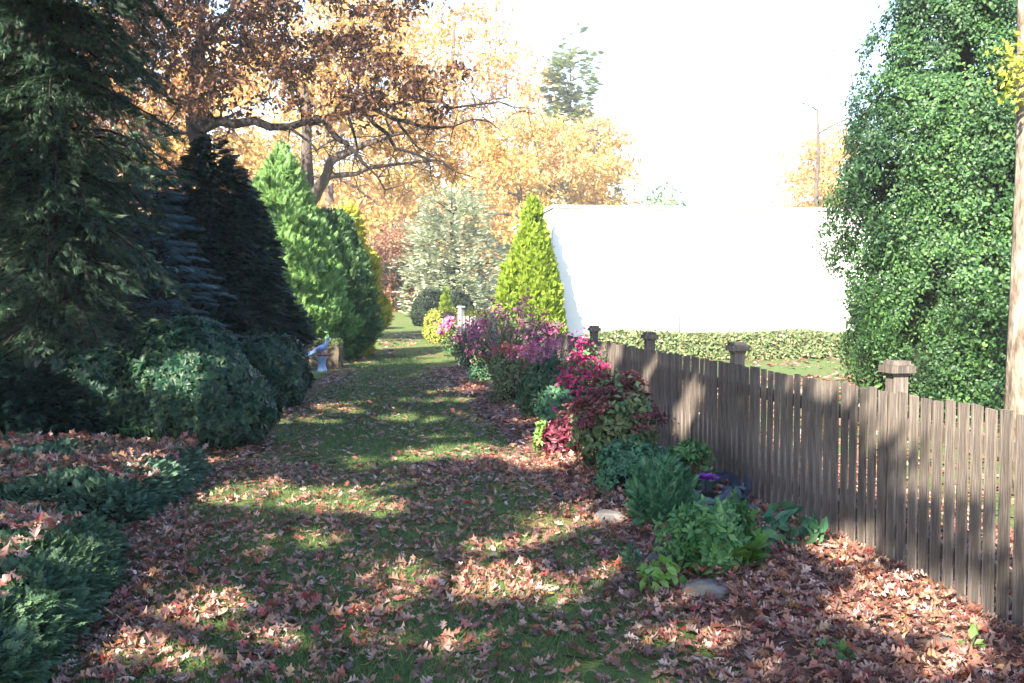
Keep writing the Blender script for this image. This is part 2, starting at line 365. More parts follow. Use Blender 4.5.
gy = np.concatenate([np.linspace(-60, -6, 6)[:-1], np.linspace(-6, 30, 70)[:-1], np.linspace(30, 120, 40)[:-1], np.linspace(120, 300, 8)])
grid_sheet('ground', gx, gy, bumpy, M['ground'])

FB, FS = np.array([2.177, 5.8]), -.165                        # fence line
def fx(y): return FB[0] + FS * (y - FB[1])
bed = MB()                                                       # mulched flower bed along the fence
ys = np.linspace(2.2, 22, 60); V, Fc = [], []
for i, y in enumerate(ys):
    wob = .12 * math.sin(y * 2.1) + .08 * math.sin(y * 5.3)
    inner = fx(y) - (1.55 - .02 * y) + wob * .6
    for k in range(7):
        x = inner + (fx(y) + .25 - inner) * k / 6
        V.append([x, y, float(bumpy(x, y)) + .006 + .05 * math.sin(math.pi * min(1, k / 4) * .5) * (k > 0) + .012 * math.sin(x * 9 + y * 7)])
for i in range(len(ys) - 1):
    for k in range(6):
        a = i * 7 + k; Fc.append([a, a + 1, a + 8, a + 7])
bed.add(V, Fc, 0, True); tag(bed.build('flower_bed_soil', M['mulch']), kind='structure')

def glare():  # added thin volume standing in for lens glare
    m, t = nodes_of('haze_air'); v = t.nodes.new('ShaderNodeVolumePrincipled'); v.inputs['Color'].default_value = (.95, .95, 1, 1)
    v.inputs['Density'].default_value = GLARE; v.inputs['Anisotropy'].default_value = 0.0
    o = t.nodes.new('ShaderNodeOutputMaterial'); t.links.new(v.outputs[0], o.inputs['Volume'])
    mb = MB(); mb.box((0, 120, 10.5), (640, 380, 25)); tag(mb.build('haze', m), 'thin bright haze over the far garden', 'haze', kind='stuff')
glare()
# ------------------------------------------------------------------ plants: shapes
def prof_cone(p=1.0, foot=.12):
    return lambda t: np.where(t < foot, .72 + .28 * t / foot, np.clip((1 - t) / (1 - foot), 0, 1) ** p)
def prof_dome(): return lambda t: np.sqrt(np.clip(1 - (np.clip(t - .25, 0, 1) / .75) ** 2, 0, 1)) * np.where(t < .25, .8 + .2 * t / .25, 1)
def shell(n, rx, ry, H, prof, lump=.15, ls=2.2, depth=.3, gap=0.0, seed=0, rim=.0):
    o = np.zeros((0, 3)); No = np.zeros((0, 3))
    while len(o) < n:
        k = n * 3; t = rng.random(k); pr = prof(t); keep = rng.random(k) < np.maximum(pr, .06); t, pr = t[keep], pr[keep]
        a = rng.random(len(t)) * 2 * math.pi; ca, sa = np.cos(a), np.sin(a)
        U = np.stack([ca * pr * rx, sa * pr * ry, t * H], 1)
        lp = 1 + lump * tnoise(U, ls, seed) + lump * .5 * tnoise(U, ls * 2.7, seed + 5)
        dp = 1 - depth * rng.random(len(t)) ** 2
        P = U * (lp * dp)[:, None]; P[:, 2] = t * H * (1 + .25 * (lp - 1)) * np.where(t > .75, dp ** .5, 1)
        sl = -(prof(np.clip(t + .02, 0, 1)) - prof(np.clip(t - .02, 0, 1))) / .04
        Nn = unit(np.stack([ca, sa, np.clip(sl * (rx + ry) / 2 / H, -.3, 2.5)], 1))
        ok = np.ones(len(t), bool)
        if gap: ok = tnoise(P, ls * 1.6, seed + 9) > -1.15 + gap
        o = np.concatenate([o, P[ok]]); No = np.concatenate([No, Nn[ok]])
    return o[:n], No[:n]
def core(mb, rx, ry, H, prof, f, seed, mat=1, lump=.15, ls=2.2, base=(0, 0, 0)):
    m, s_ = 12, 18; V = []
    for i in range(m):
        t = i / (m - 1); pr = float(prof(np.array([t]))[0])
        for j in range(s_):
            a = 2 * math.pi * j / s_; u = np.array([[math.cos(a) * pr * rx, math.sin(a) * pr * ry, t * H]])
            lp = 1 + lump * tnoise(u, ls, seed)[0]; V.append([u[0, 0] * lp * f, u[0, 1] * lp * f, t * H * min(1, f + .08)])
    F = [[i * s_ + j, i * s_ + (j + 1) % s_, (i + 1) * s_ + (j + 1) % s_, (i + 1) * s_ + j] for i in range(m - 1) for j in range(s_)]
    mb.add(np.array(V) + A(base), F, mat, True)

def bush(name, label, cat, x, y, rx, H, mat, tpl, size, n, prof=None, ry=None, lump=.15, ls=None, depth=.35, gap=.25, up=.5, mode='spray',
         coref=.7, group=None, stems=6, trunk=None, seed=None, part='foliage', z=None):
    """one plant: Empty > foliage, stems or trunk; returns the Empty"""
    global _seed; _seed += 1; seed = seed or _seed
    prof = prof or prof_dome(); ry = ry or rx; ls = ls or 2.6 / max(rx, .25)
    z = H0(x, y) if z is None else z
    t = thing(name, label, cat, (x, y, z), group)
    P, Nn = shell(n, rx, ry, H, prof, lump, ls, depth, gap, seed)
    mb = MB()
    if mode == 'spray':
        d = unit(Nn * (1 - up) + A([0, 0, up]) + jit(n, .28)); nr = Nn + jit(n, .45)
    elif mode == 'flat':                                            # near-level sprays
        d = unit(Nn * A([1, 1, .25]) + A([0, 0, up - .5]) + jit(n, .25)); nr = A([0, 0, 1]) + jit(n, .3)
    elif mode == 'leaf':
        d = unit(np.cross(Nn, jit(n, 1)) + Nn * .35 + A([0, 0, up - .5])); nr = Nn + A([0, 0, .35]) + jit(n, .4)
    else:                                                             # rosettes: template's +Z goes out
        d = unit(np.cross(Nn + jit(n, .3), jit(n, 1))); nr = Nn + A([0, 0, .25]) + jit(n, .25)
    sc = size * rng.uniform(.65, 1.25, n)
    mb.inst(tpl, P, basis(d, nr), sc)
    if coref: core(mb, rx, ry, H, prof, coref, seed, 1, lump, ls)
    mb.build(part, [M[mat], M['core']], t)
    sm = MB()
    if trunk:
        sm.tube([[0, 0, -.05], [0.02, 0, H * .4], [0, .02, H * .93]], [trunk, trunk * .7, trunk * .12], 8)
        for k in range(stems):
            a = rng.random() * 6.28; h = H * rng.uniform(.12, .8); r = float(prof(np.array([h / H]))[0]) * rx * .85
            sm.tube([[0, 0, h * .92], [math.cos(a) * r * .5, math.sin(a) * r * .5, h], [math.cos(a) * r, math.sin(a) * r, h * 1.05]], [trunk * .3, trunk * .2, trunk * .06], 5)
        sm.build('trunk', M['darkbark'], t)
    else:
        for k in range(stems):
            a = rng.random() * 6.28; r = rx * rng.uniform(.3, .8); h = H * rng.uniform(.5, .9)
            sm.tube([[.03 * math.cos(a), .03 * math.sin(a), -.03], [math.cos(a) * r * .4, math.sin(a) * r * .4, h * .55], [math.cos(a) * r, math.sin(a) * r, h]],
                    [max(.006, .012 * H), .008 * max(.6, H), .003], 5)
        sm.build('stem', M['stem'], t)
    return t
_seed = 0

def blossoms(t, mat, tpl, size, n, rx, H, z0=.6, ry=None, spread=1.0, up=.6, name='blossoms', seed=77, off=(0, 0), stalk=True, k=0, cr=.1, cz=.35):
    ry = ry or rx; nn = n; n = k or n
    a = rng.random(n) * 6.28; r = np.sqrt(rng.random(n)) * spread
    zz = H * (z0 + (1 - z0) * (1 - r ** 2 / max(spread, 1) ** 2) * rng.uniform(.6, 1.05, n))
    P = np.stack([np.cos(a) * r * rx + off[0], np.sin(a) * r * ry + off[1], zz], 1)
    tips = P
    if k:
        w = rng.integers(0, k, nn); P = P[w] + rng.normal(size=(nn, 3)) * A([cr, cr, cr * cz]); a, r, n = a[w], r[w], nn
    d = unit(np.stack([np.cos(a) * r, np.sin(a) * r, np.full(n, up)], 1) + jit(n, .3))
    mb = MB()
    if tpl is SPIKE: mb.inst(tpl, P, basis(d, np.cross(d, jit(n, 1))), size * rng.uniform(.7, 1.3, n))
    else: mb.inst(tpl, P, basis(unit(np.cross(d, jit(n, 1))), d), size * rng.uniform(.7, 1.3, n))
    mb.build(name, M[mat], t)
    if stalk:
        mb = MB()
        for p in tips[:40]:
            p = p * 1.0; q = A([p[0] * .45, p[1] * .45, p[2] * .35]); mb.tube([q, (p + q) / 2 + A([0, 0, .03]), p], .004, 4, cap=False)
        mb.build('flower_stalk', M['stem'], t)

def bez(a, b, sag, n=6, seed=0):
    t = np.linspace(0, 1, n)[:, None]; a, b = A(a), A(b); m = (a + b) / 2 + A([0, 0, sag])
    return a * (1 - t) ** 2 + 2 * m * t * (1 - t) + b * t ** 2

def branch_tree(name, label, cat, x, y, H, r0, mat, bark, crowns, ncl, clr, nleaf, size, tpl=LEAF, group=None, limbs=None, lean=(0, 0), tr=.3, nlimb=8, flat=.6, sag=.15, twigs=True, crook=.25):
    """deciduous tree: trunk with limbs and twigs in one mesh, leaf clumps along them in another.  crowns: (dx, dy, z, rx, ry, rz) ellipsoids"""
    z = H0(x, y); t = thing(name, label, cat, (x, y, z), group)
    tk, lf = MB(), MB()
    top = A([lean[0], lean[1], H])
    tp = np.stack([np.zeros(3), top * .35 + A([lean[0] * -.1, 0, 0]), top * .7, top]); tp[0, 2] = -.1
    tk.tube(bez(tp[0], top, 0, 9) + np.concatenate([[[0, 0, 0]], jit(7, r0 * crook) * A([1, 1, 0]), [[0, 0, 0]]]), np.linspace(r0 * 1.15, r0 * .28, 9), 9)
    nodes = [(tp[0] * (1 - u) + top * u, r0 * (1.1 - .85 * u)) for u in np.linspace(.45, 1, 6)]
    cl = []
    for c in crowns:
        k = max(3, int(ncl * (c[3] * c[4] * c[5]) / sum(q[3] * q[4] * q[5] for q in crowns)))
        v = unit(rng.normal(size=(k, 3))) * (rng.random(k)[:, None] ** .45) * A(c[3:6]); cl.append(v + A(c[:3]))
    cl = np.concatenate(cl)
    for lb in (limbs or []):
        lb = A(lb[0]), lb[1], lb[2]
        pts = np.array(lb[0]); pts = np.concatenate([np.stack([np.linspace(pts[i, c], pts[i + 1, c], 4)[:-1] for c in range(3)], 1) for i in range(len(pts) - 1)] + [pts[-1:]]); pts[1:-1] += jit(len(pts) - 2, .07); lb = (pts, lb[1], lb[2])
        tk.tube(pts, np.linspace(lb[1], lb[2], len(pts)), 7)
        for i in range(2, len(pts)):
            for _ in range(2):
                u = unit(jit(1, 1)[0] * A([1, .6, .6]) + A([.5, 0, -.35])) * rng.uniform(.5, 1.3); tk.tube([pts[i], pts[i] + u * .5 + jit(1, .06)[0], pts[i] + u + A([0, 0, -.25])], [lb[2] * .9 + .006, .01, .004], 4, cap=False)
        for i in range(1, len(pts)): nodes += [(pts[i], lb[1] + (lb[2] - lb[1]) * i / len(pts)), ((pts[i] + pts[i - 1]) / 2, lb[1] + (lb[2] - lb[1]) * i / len(pts))]
    pick = cl[rng.permutation(len(cl))[:nlimb]]
    for p in pick:
        j = np.argmin([np.linalg.norm(q[0] - p) + max(0, q[0][2] - p[2]) for q in nodes]); q = nodes[j]
        pts = bez(q[0], p, np.linalg.norm(p - q[0]) * sag, 7) + jit(7, .06) * np.linspace(0, 1, 7)[:, None]; pts[0] = q[0]
        rr = min(q[1] * .7, r0 * .5); tk.tube(pts, np.linspace(rr, rr * .18, 7), 6, cap=False)
        nodes += [(pts[i], rr * (1 - .12 * i)) for i in range(2, 7)]
    npos = np.array([q[0] for q in nodes])
    Pl = []
    for p in cl:
        j = np.argmin(np.linalg.norm(npos - p, axis=1)); a = npos[j]
        pts = bez(a, p, .1 * np.linalg.norm(p - a), 5) + jit(5, .05) * np.linspace(0, 1, 5)[:, None]; pts[0] = a
        if twigs: tk.tube(pts, np.linspace(min(nodes[j][1] * .5, r0 * .12), r0 * .015 + .004, 5), 4, cap=False)
        k = int(nleaf * rng.uniform(.6, 1.4)); q = rng.normal(size=(k, 3)) * A([1, 1, flat]) * clr * .55
        # three or four twiglets per clump so that leaves string along lines, not balls
        ax = unit(rng.normal(size=(4, 3)) * A([1, 1, .5])); w = rng.integers(0, 4, k); s_ = rng.uniform(-.3, 1.1, k)[:, None]
        q = q * .45 + ax[w] * s_ * clr; Pl.append(p + q)
        if twigs:
            for u in ax: tk.tube([p, p + u * clr * .5 + A([0, 0, .05 * clr]), p + u * clr], [r0 * .02 + .003, r0 * .014 + .002, .002], 3, cap=False)
    P = np.concatenate(Pl); n = len(P)
    d = unit(jit(n, 1) + A([0, 0, -.5])); lf.inst(tpl, P, basis(d, jit(n, 1) + A([0, 0, .8])), size * rng.uniform(.6, 1.3, n))
    tk.build('trunk', M[bark], t); lf.build('crown', M[mat], t)
    return t

def conifer(name, label, cat, x, y, H, rad, mat, r0, whorls, per, size, nsp, group=None, droop=.25, z0=.06, tpl=SPRUCE, bark='darkbark', up=0.0, irregular=.25, pw=.85, mess=.15):
    """layered conifer: trunk, level or drooping boughs, sprays along each bough"""
    z = H0(x, y); t = thing(name, label, cat, (x, y, z), group); tk, lf = MB(), MB()
    tk.tube([[0, 0, -.1], [.03, 0, H * .5], [0, .02, H]], [r0, r0 * .6, r0 * .08], 9)
    PP, DD = [], []
    for i in range(whorls):
        u = z0 + (1 - z0) * (i + rng.random() * .6) / whorls; h = u * H
        L = rad * (1 - u) ** pw + .08 * rad
        for k in range(per):
            a = rng.random() * 6.28; l = L * rng.uniform(1 - irregular, 1 + irregular); dz = -droop * l * rng.uniform(.2, 1.7) + up * l
            s_ = np.linspace(0, 1, 6); pts = np.stack([np.cos(a) * l * s_, np.sin(a) * l * s_, h + dz * s_ ** 1.6 + .12 * l * np.sin(s_ * 3.1)], 1)
            tk.tube(pts, np.linspace(r0 * .25, .006, 6) * (1 - u * .6), 5, cap=False)
            m = max(4, int(nsp * l / rad)); w = rng.random(m) ** .7; side = rng.choice([-1, 1], m)
            base = np.stack([np.interp(w, s_, pts[:, c]) for c in range(3)], 1)
            tang = A([math.cos(a), math.sin(a), dz / l * .8]); lat = A([-math.sin(a), math.cos(a), 0])
            spread = (.32 * l * (1 - w * .75))[:, None] * rng.random(m)[:, None] * side[:, None]
            PP.append(base + lat * spread - A([0, 0, 1]) * np.abs(spread) * droop * .6); DD.append(unit(tang * (.7 + w[:, None]) + lat * side[:, None] * (1 - w[:, None] * .7) + jit(m, mess)))
    PP, DD = np.concatenate(PP), np.concatenate(DD); n = len(PP)
    lf.inst(tpl, PP, basis(DD, A([0, 0, 1]) + jit(n, .15 + mess)), size * rng.uniform(.6, 1.25, n))
    tk.build('trunk', M[bark], t); lf.build('foliage', M[mat], t); return t

# ------------------------------------------------------------------ buildings and fence
def white_building():
    c = at(553, 300, 28.2); ang = R(7); ca, sa = math.cos(ang), math.sin(ang)
    t = thing('white_building', 'long blank white walled building beyond the hedge, with a thin coping along its flat top', 'building', (c[0], c[1], 0))
    t.rotation_euler.z = ang
    L_, Dp, Ht = 13.5, 9.0, 4.08
    w = MB(); w.box((L_ / 2, Dp / 2, Ht / 2 - .1), (L_, Dp, Ht + .2)); w.build('wall', M['stucco'], t)
    k = MB(); k.box((L_ / 2, Dp / 2, Ht + .06), (L_ + .08, Dp + .08, .08)); k.build('coping', M['stucco'], t)
    d = MB(); d.tube([[3.62, -.06, .05], [3.62, -.06, 1.4], [3.62, -.06, Ht - .02]], .035, 8); d.build('downpipe', M['whitewood'], t)
    p = MB(); p.box((L_ / 2, -.03, .2), (L_ + .04, .08, .4)); p.build('plinth', M['stucco'], t)
white_building()

def rr(a, b): return float(rng.uniform(a, b))
def board(w, th, h, chips=.004):
    mb = MB(); j = lambda: rr(-chips, chips)
    V = []
    for z in (0, h * .5, h):
        e = .003
        for sx, sy in ((-1, -1), (1, -1), (1, 1), (-1, 1)): V.append([sx * w / 2 + j() * .6, sy * th / 2, z + (j() if z == h else 0)])
    F = [[3, 2, 1, 0], [8, 9, 10, 11]] + [[4 * i + k, 4 * i + (k + 1) % 4, 4 * i + 4 + (k + 1) % 4, 4 * i + 4 + k] for i in (0, 1) for k in range(4)]
    mb.add(V, F); return mb
def picket_fence():
    y0, y1 = 2.6, 20.2; rotz = math.atan2(-FS, 1)              # turns local +Y onto the fence line
    t = thing('picket_fence', 'weathered grey wooden picket fence with capped posts, running along the flower bed', 'fence', (fx(y0), y0, 0))
    t.rotation_euler.z = rotz
    Ls = (y1 - y0) * math.sqrt(1 + FS * FS); sp = 2.38 * math.sqrt(1 + FS * FS); first = (FB[1] - y0) * math.sqrt(1 + FS * FS)
    posts = [first + sp * k for k in range(-1, 7)]
    for yp in posts:
        mb = MB(); mb.box((.066, yp, .56), (.09, .09, 1.2)); p = mb.build('post', M['wood'], t)
        c = MB(); c.box((.066, yp, 1.182), (.15, .15, .042)); c.box((.066, yp, 1.2175), (.115, .115, .026), taper=.93); c.box((.066, yp, 1.152), (.106, .106, .016))
        c.build('post_cap', M['wood'], p)
    for a, b in zip(posts[:-1], posts[1:]):
        for zc in (.25, .87):
            mb = MB(); mb.box((.034, (a + b) / 2, zc), (.036, sp - .004, .085)); mb.build('rail', M['wood'], t)
    n = int((Ls + .6) / .112); rest = MB()
    vis = 0
    for i in range(n):
        s_ = -.3 + i * .112; h = 1.04 + rr(-.01, .01); b = board(.014, .077 + rr(-.003, .003), h)
        V = np.concatenate(b.v); V[:, 2] += .015; tilt = rr(-.006, .006); V[:, 1] += V[:, 2] * tilt + s_; V[:, 0] += rr(-.002, .002) + V[:, 2] * rr(-.004, .004)
        F = [f for f in b.loops]
        if s_ > .9 and vis < 100:
            mb = MB(); mb.add(V - A([0, s_, 0]), F); o = mb.build('picket', M['wood'], t); o.location = (0, s_, 0); vis += 1
        else: rest.add(V, F)
    o = rest.build('picket', M['wood'], t); o['kind'] = 'stuff'
picket_fence()

def white_gate():
    a, b = at(461, 320, 22.6), at(492, 320, 22.0); dx, dy = b[0] - a[0], b[1] - a[1]; L_ = math.hypot(dx, dy)
    t = thing('garden_gate', 'small white painted picket gate with a taller end post, beside pink flowers', 'gate', (a[0], a[1], 0)); t.rotation_euler.z = math.atan2(dy, dx)
    for xx, h in ((0, 1.36), (L_ + .05, 1.25)):
        mb = MB(); mb.box((xx, 0, h / 2), (.1, .1, h)); p = mb.build('post', M['whitewood'], t)
        c = MB(); c.box((xx, 0, h + .02), (.15, .15, .04), taper=.8); c.build('post_cap', M['whitewood'], p)
    for zc in (.3, .95):
        mb = MB(); mb.box((L_ / 2 + .02, .04, zc), (L_ - .08, .03, .08)); mb.build('rail', M['whitewood'], t)
    k = int((L_ - .14) / .11)
    for i in range(k):
        mb = MB(); mb.box((.1 + i * .11, .0, .63), (.06, .02, 1.06 + .03 * (i % 2))); mb.build('picket', M['whitewood'], t)
white_gate()

# ------------------------------------------------------------------ left of the path
def place(px, d): return at(px, 300, d)[0], d
x, y = place(52, 11.0)
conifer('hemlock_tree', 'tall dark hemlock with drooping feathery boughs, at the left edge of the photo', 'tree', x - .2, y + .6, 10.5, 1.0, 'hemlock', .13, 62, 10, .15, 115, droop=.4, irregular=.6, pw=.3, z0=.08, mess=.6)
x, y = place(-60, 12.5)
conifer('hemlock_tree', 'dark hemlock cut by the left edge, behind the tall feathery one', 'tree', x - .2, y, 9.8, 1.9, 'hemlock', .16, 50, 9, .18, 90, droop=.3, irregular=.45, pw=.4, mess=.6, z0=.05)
x, y = place(165, 13.2)
conifer('blue_spruce', 'small blue grey spruce with level boughs behind the rhododendron', 'tree', x - .1, y, 3.3, 1.15, 'bluespruce', .08, 26, 9, .16, 85, droop=.05, up=.12)
x, y = place(128, 18)
bush('holly_shrub', 'mid green loose evergreen between the hemlock and the blackish yew', 'shrub', x, y, 1.3, 4.3, 'bronze', LEAF, .13, 9000, prof_cone(.6), mode='leaf', lump=.3, gap=.4, trunk=.08, stems=12, coref=.5)
x, y = place(30, 21)
bush('holly_shrub', 'broad dark evergreen mass behind the hemlocks at the far left', 'shrub', x, y, 2.3, 4.6, 'bronze', LEAF, .16, 9000, mode='leaf', lump=.3, gap=.5, trunk=.1, stems=12, coref=.5)
x, y = place(212, 16.5)
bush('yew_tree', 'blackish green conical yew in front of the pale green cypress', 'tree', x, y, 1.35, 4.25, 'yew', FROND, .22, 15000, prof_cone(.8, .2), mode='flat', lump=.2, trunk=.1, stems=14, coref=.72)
x, y = place(284, 24.5)
bush('cypress', 'tall pale green pointed cypress, left of the golden one', 'tree', x, y, 1.75, 5.35, 'cypress', FROND, .26, 20000, prof_cone(.78, .18), mode='spray', up=.55, lump=.11, ls=3, trunk=.1, stems=10, coref=.75)
x, y = place(326, 25.6)
bush('cypress', 'darker green broad cypress standing at the path side', 'tree', x, y, 1.15, 3.95, 'cypressdark', FROND, .24, 15000, prof_cone(.55, .2), mode='spray', up=.5, lump=.2, ls=2.6, trunk=.09, stems=10, coref=.75)
x, y = place(346, 27.4)
bush('golden_cypress', 'golden yellow cypress showing behind the darker green one', 'tree', x, y, .98, 4.0, 'golden', FROND, .24, 10000, prof_cone(.55, .2), mode='spray', up=.5, lump=.15, trunk=.09, stems=10, coref=.75)

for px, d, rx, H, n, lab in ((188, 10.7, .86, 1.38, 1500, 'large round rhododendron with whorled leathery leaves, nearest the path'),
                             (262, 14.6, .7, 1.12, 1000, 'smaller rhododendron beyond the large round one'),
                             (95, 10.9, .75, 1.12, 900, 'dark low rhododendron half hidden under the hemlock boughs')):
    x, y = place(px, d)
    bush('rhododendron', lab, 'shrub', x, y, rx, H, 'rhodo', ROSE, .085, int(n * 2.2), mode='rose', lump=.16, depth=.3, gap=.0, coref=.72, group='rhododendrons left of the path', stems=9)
x, y = place(20, 10.2)
bush('yew_shrub', 'low blackish yew shrub in the corner behind the junipers', 'shrub', x, y, .95, .95, 'yew', FROND, .2, 3000, mode='flat', lump=.2, coref=.75)

def low_bed(name, label, pts, H, mat, n, size, seed, edge=.25):
    """low clipped juniper: polygon outline in plan, rounded top"""
    poly = A(pts); c = poly.mean(0); t = thing(name, label, 'shrub', (c[0], c[1], 0))
    def inside(q):
        r = np.zeros(len(q), bool); m = len(poly)
        for i in range(m):
            a, b = poly[i], poly[(i + 1) % m]
            cnd = ((a[1] > q[:, 1]) != (b[1] > q[:, 1])) & (q[:, 0] < (b[0] - a[0]) * (q[:, 1] - a[1]) / (b[1] - a[1] + 1e-9) + a[0]); r ^= cnd
        return r
    def dist(q):
        m = len(poly); dd = np.full(len(q), 9.)
        for i in range(m):
            a, b = poly[i], poly[(i + 1) % m]; ab = b - a; s_ = np.clip(((q - a) @ ab) / (ab @ ab), 0, 1); dd = np.minimum(dd, np.linalg.norm(q - a - s_[:, None] * ab, axis=1))
        return dd
    def top(q):
        e = dist(q); P3 = np.column_stack([q, np.zeros(len(q))])
        return H * np.sqrt(np.clip(1 - (1 - np.clip(e / edge, 0, 1)) ** 2, 0, 1)) * (1 + .2 * tnoise(P3, 5, seed) + .1 * tnoise(P3, 13, seed + 3))
    q = rng.uniform(poly.min(0) - .05, poly.max(0) + .05, (n * 3, 2)); q = q[inside(q)][:n]; e = dist(q); z = top(q)
    wgt = np.where(e < edge, 1, .8); z *= 1 - .45 * rng.random(len(q)) ** 2 * (e < edge)
    g = np.stack([(dist(q + A([.02, 0])) - e) / .02, (dist(q + A([0, .02])) - e) / .02], 1); k = np.clip(1 - e / edge, 0, 1)[:, None]
    d = unit(np.column_stack([-g * k, .35 + .4 * (1 - k)]) + jit(len(q), .45) * A([1, 1, .4])); P = np.column_stack([q, z]) - np.array([c[0], c[1], 0])
    mb = MB(); mb.inst(FROND, P, basis(d, A([0, 0, 1]) + jit(len(q), .35)), size * rng.uniform(.6, 1.3, len(q)))
    ring = [poly]; V = []; m = 40
    tt = np.linspace(0, len(poly), m, endpoint=False); bd = np.array([poly[int(s_) % len(poly)] * (1 - s_ % 1) + poly[(int(s_) + 1) % len(poly)] * (s_ % 1) for s_ in tt])
    for f, h in ((.96, -.02), (.93, .5), (.84, .78), (.6, .82), (.3, .82), (.02, .82)):
        b2 = c + (bd - c) * f; V.append(np.column_stack([b2 - c, np.full(m, h * H)]))
    F = [[i * m + j, i * m + (j + 1) % m, (i + 1) * m + (j + 1) % m, (i + 1) * m + j] for i in range(5) for j in range(m)]
    mb.add(np.concatenate(V), F, 1, True); mb.build('foliage', [M[mat], M['core']], t)
    return inside, top, dist
BEDS = []
BEDS.append(low_bed('spreading_juniper', 'bright green low juniper with feathery tips, nearest the camera at the left',
        [(-1.84, 3.7), (-2.0, 4.6), (-2.22, 5.6), (-2.42, 6.15), (-3.4, 6.3), (-4.6, 6.2), (-5.2, 4.6), (-4.6, 3.4), (-3, 3.1)], .25, 'juniper', 26000, .085, 3))
BEDS.append(low_bed('spreading_juniper', 'grey green flat juniper strewn with fallen leaves, in front of the rhododendrons',
        [(-2.55, 6.75), (-2.56, 7.6), (-2.66, 8.75), (-3.6, 9.2), (-5.4, 9.3), (-5.6, 7), (-4.2, 6.55)], .26, 'juniperb', 22000, .08, 4))

# peacock ornament, pedestal, trough
def trough():
    c = at(318, 350, 22.6); t = thing('stone_trough', 'low mossy brown stone trough behind the blue bird ornament', 'trough', (c[0], c[1], 0))
    bm = bmesh.new(); bmesh.ops.create_cube(bm, size=1); bmesh.ops.scale(bm, vec=(1.06, .5, .6), verts=bm.verts)
    top = [f for f in bm.faces if f.normal.z > .9]; r = bmesh.ops.inset_region(bm, faces=top, thickness=.07); bmesh.ops.translate(bm, vec=(0, 0, -.12), verts=top[0].verts)
    bmesh.ops.bevel(bm, geom=bm.edges[:], offset=.02, segments=2, affect='EDGES'); bmesh.ops.subdivide_edges(bm, edges=bm.edges[:], cuts=2, use_grid_fill=True)
    for v in bm.verts: v.co += Vector(rng.normal(size=3) * .016) + Vector((0, 0, .3))
    me = bpy.data.meshes.new('basin'); bm.to_mesh(me); bm.free(); me.materials.append(M['mossy']); o = bpy.data.objects.new('basin', me); C.objects.link(o); o.parent = t
    mb = MB(); n = 1400; P = np.column_stack([rng.uniform(-.54, .54, n), rng.uniform(-.27, .2, n), .5 + rng.random(n) * .11]); mb.inst(FROND, P, basis(unit(jit(n, 1) + A([0, 0, .8])), jit(n, 1)), .09)
    mb.build('moss', M['olive'], t)
trough()
def peacock():
    c = at(322, 360, 21.4); base = .36
    t = thing('plant_pedestal', 'pale blue glazed pedestal under the bird ornament', 'pedestal', (c[0], c[1], 0))
    mb = MB(); mb.lathe([(.1, 0), (.12, .02), (.1, .06), (.075, .14), (.085, .24), (.13, .31), (.14, .335), (.12, .335)], sides=20); mb.build('pedestal_body', M['bluepot'], t)
    s_ = thing('saucer', 'round terracotta saucer on top of the blue pedestal', 'saucer', (c[0] + .03, c[1], .335))
    mb = MB(); mb.lathe([(.12, 0), (.17, .035), (.175, .045), (.155, .04), (.11, .018)], sides=20); mb.build('saucer_dish', M['terracotta'], s_)
    b = thing('bird_ornament', 'pale blue peacock garden ornament with raised neck, standing on the terracotta saucer', 'ornament', (c[0], c[1], .355)); b.scale = (.88, .88, .88)
    mb = MB()
    pts = [(-.3, 0, .0), (-.24, 0, .05), (-.16, 0, .1), (-.08, 0, .14), (0, 0, .17), (.06, 0, .2), (.1, 0, .26), (.115, 0, .33), (.12, 0, .385), (.135, 0, .415), (.165, 0, .412), (.2, 0, .4)]
    rad = [.035, .05, .055, .07, .085, .075, .045, .03, .026, .034, .024, .004]; mb.tube(pts, rad, 12); mb.build('body', M['bluepaint'], b)
    for sgn in (-1, 1):
        w = MB(); w.tube([(-.14, sgn * .06, .13), (-.04, sgn * .085, .165), (.05, sgn * .07, .19)], [.015, .045, .02], 8); w.build('wing', M['bluepaint'], b)
        l = MB(); l.tube([(.01, sgn * .035, .13), (.015, sgn * .035, .06), (.01, sgn * .035, 0)], [.016, .009, .009], 6); l.tube([(-.01, sgn * .035, .006), (.05, sgn * .04, .006)], [.009, .005], 5); l.build('leg', M['bluepaint'], b)
    k = MB()
    for a in (-.35, -.1, .15, .4): k.tube([(.135, 0, .44), (.135 + .05 * math.sin(a), 0, .44 + .05 * math.cos(a))], [.003, .008], 5)
    k.build('crest', M['bluepaint'], b)
    tl = MB(); n = 30
    for i in range(n): 
        a = rr(-.35, .35); tl.tube([(-.12, .05 * a, .1 + rr(-.02, .04)), (-.3, .15 * a, .02 + rr(-.02, .05)), (-.42 + rr(-.05, .05), .3 * a, -.05 + rr(-.03, .04))], [.02, .02, .008], 5)
    tl.build('tail', M['bluepaint'], b)
peacock()

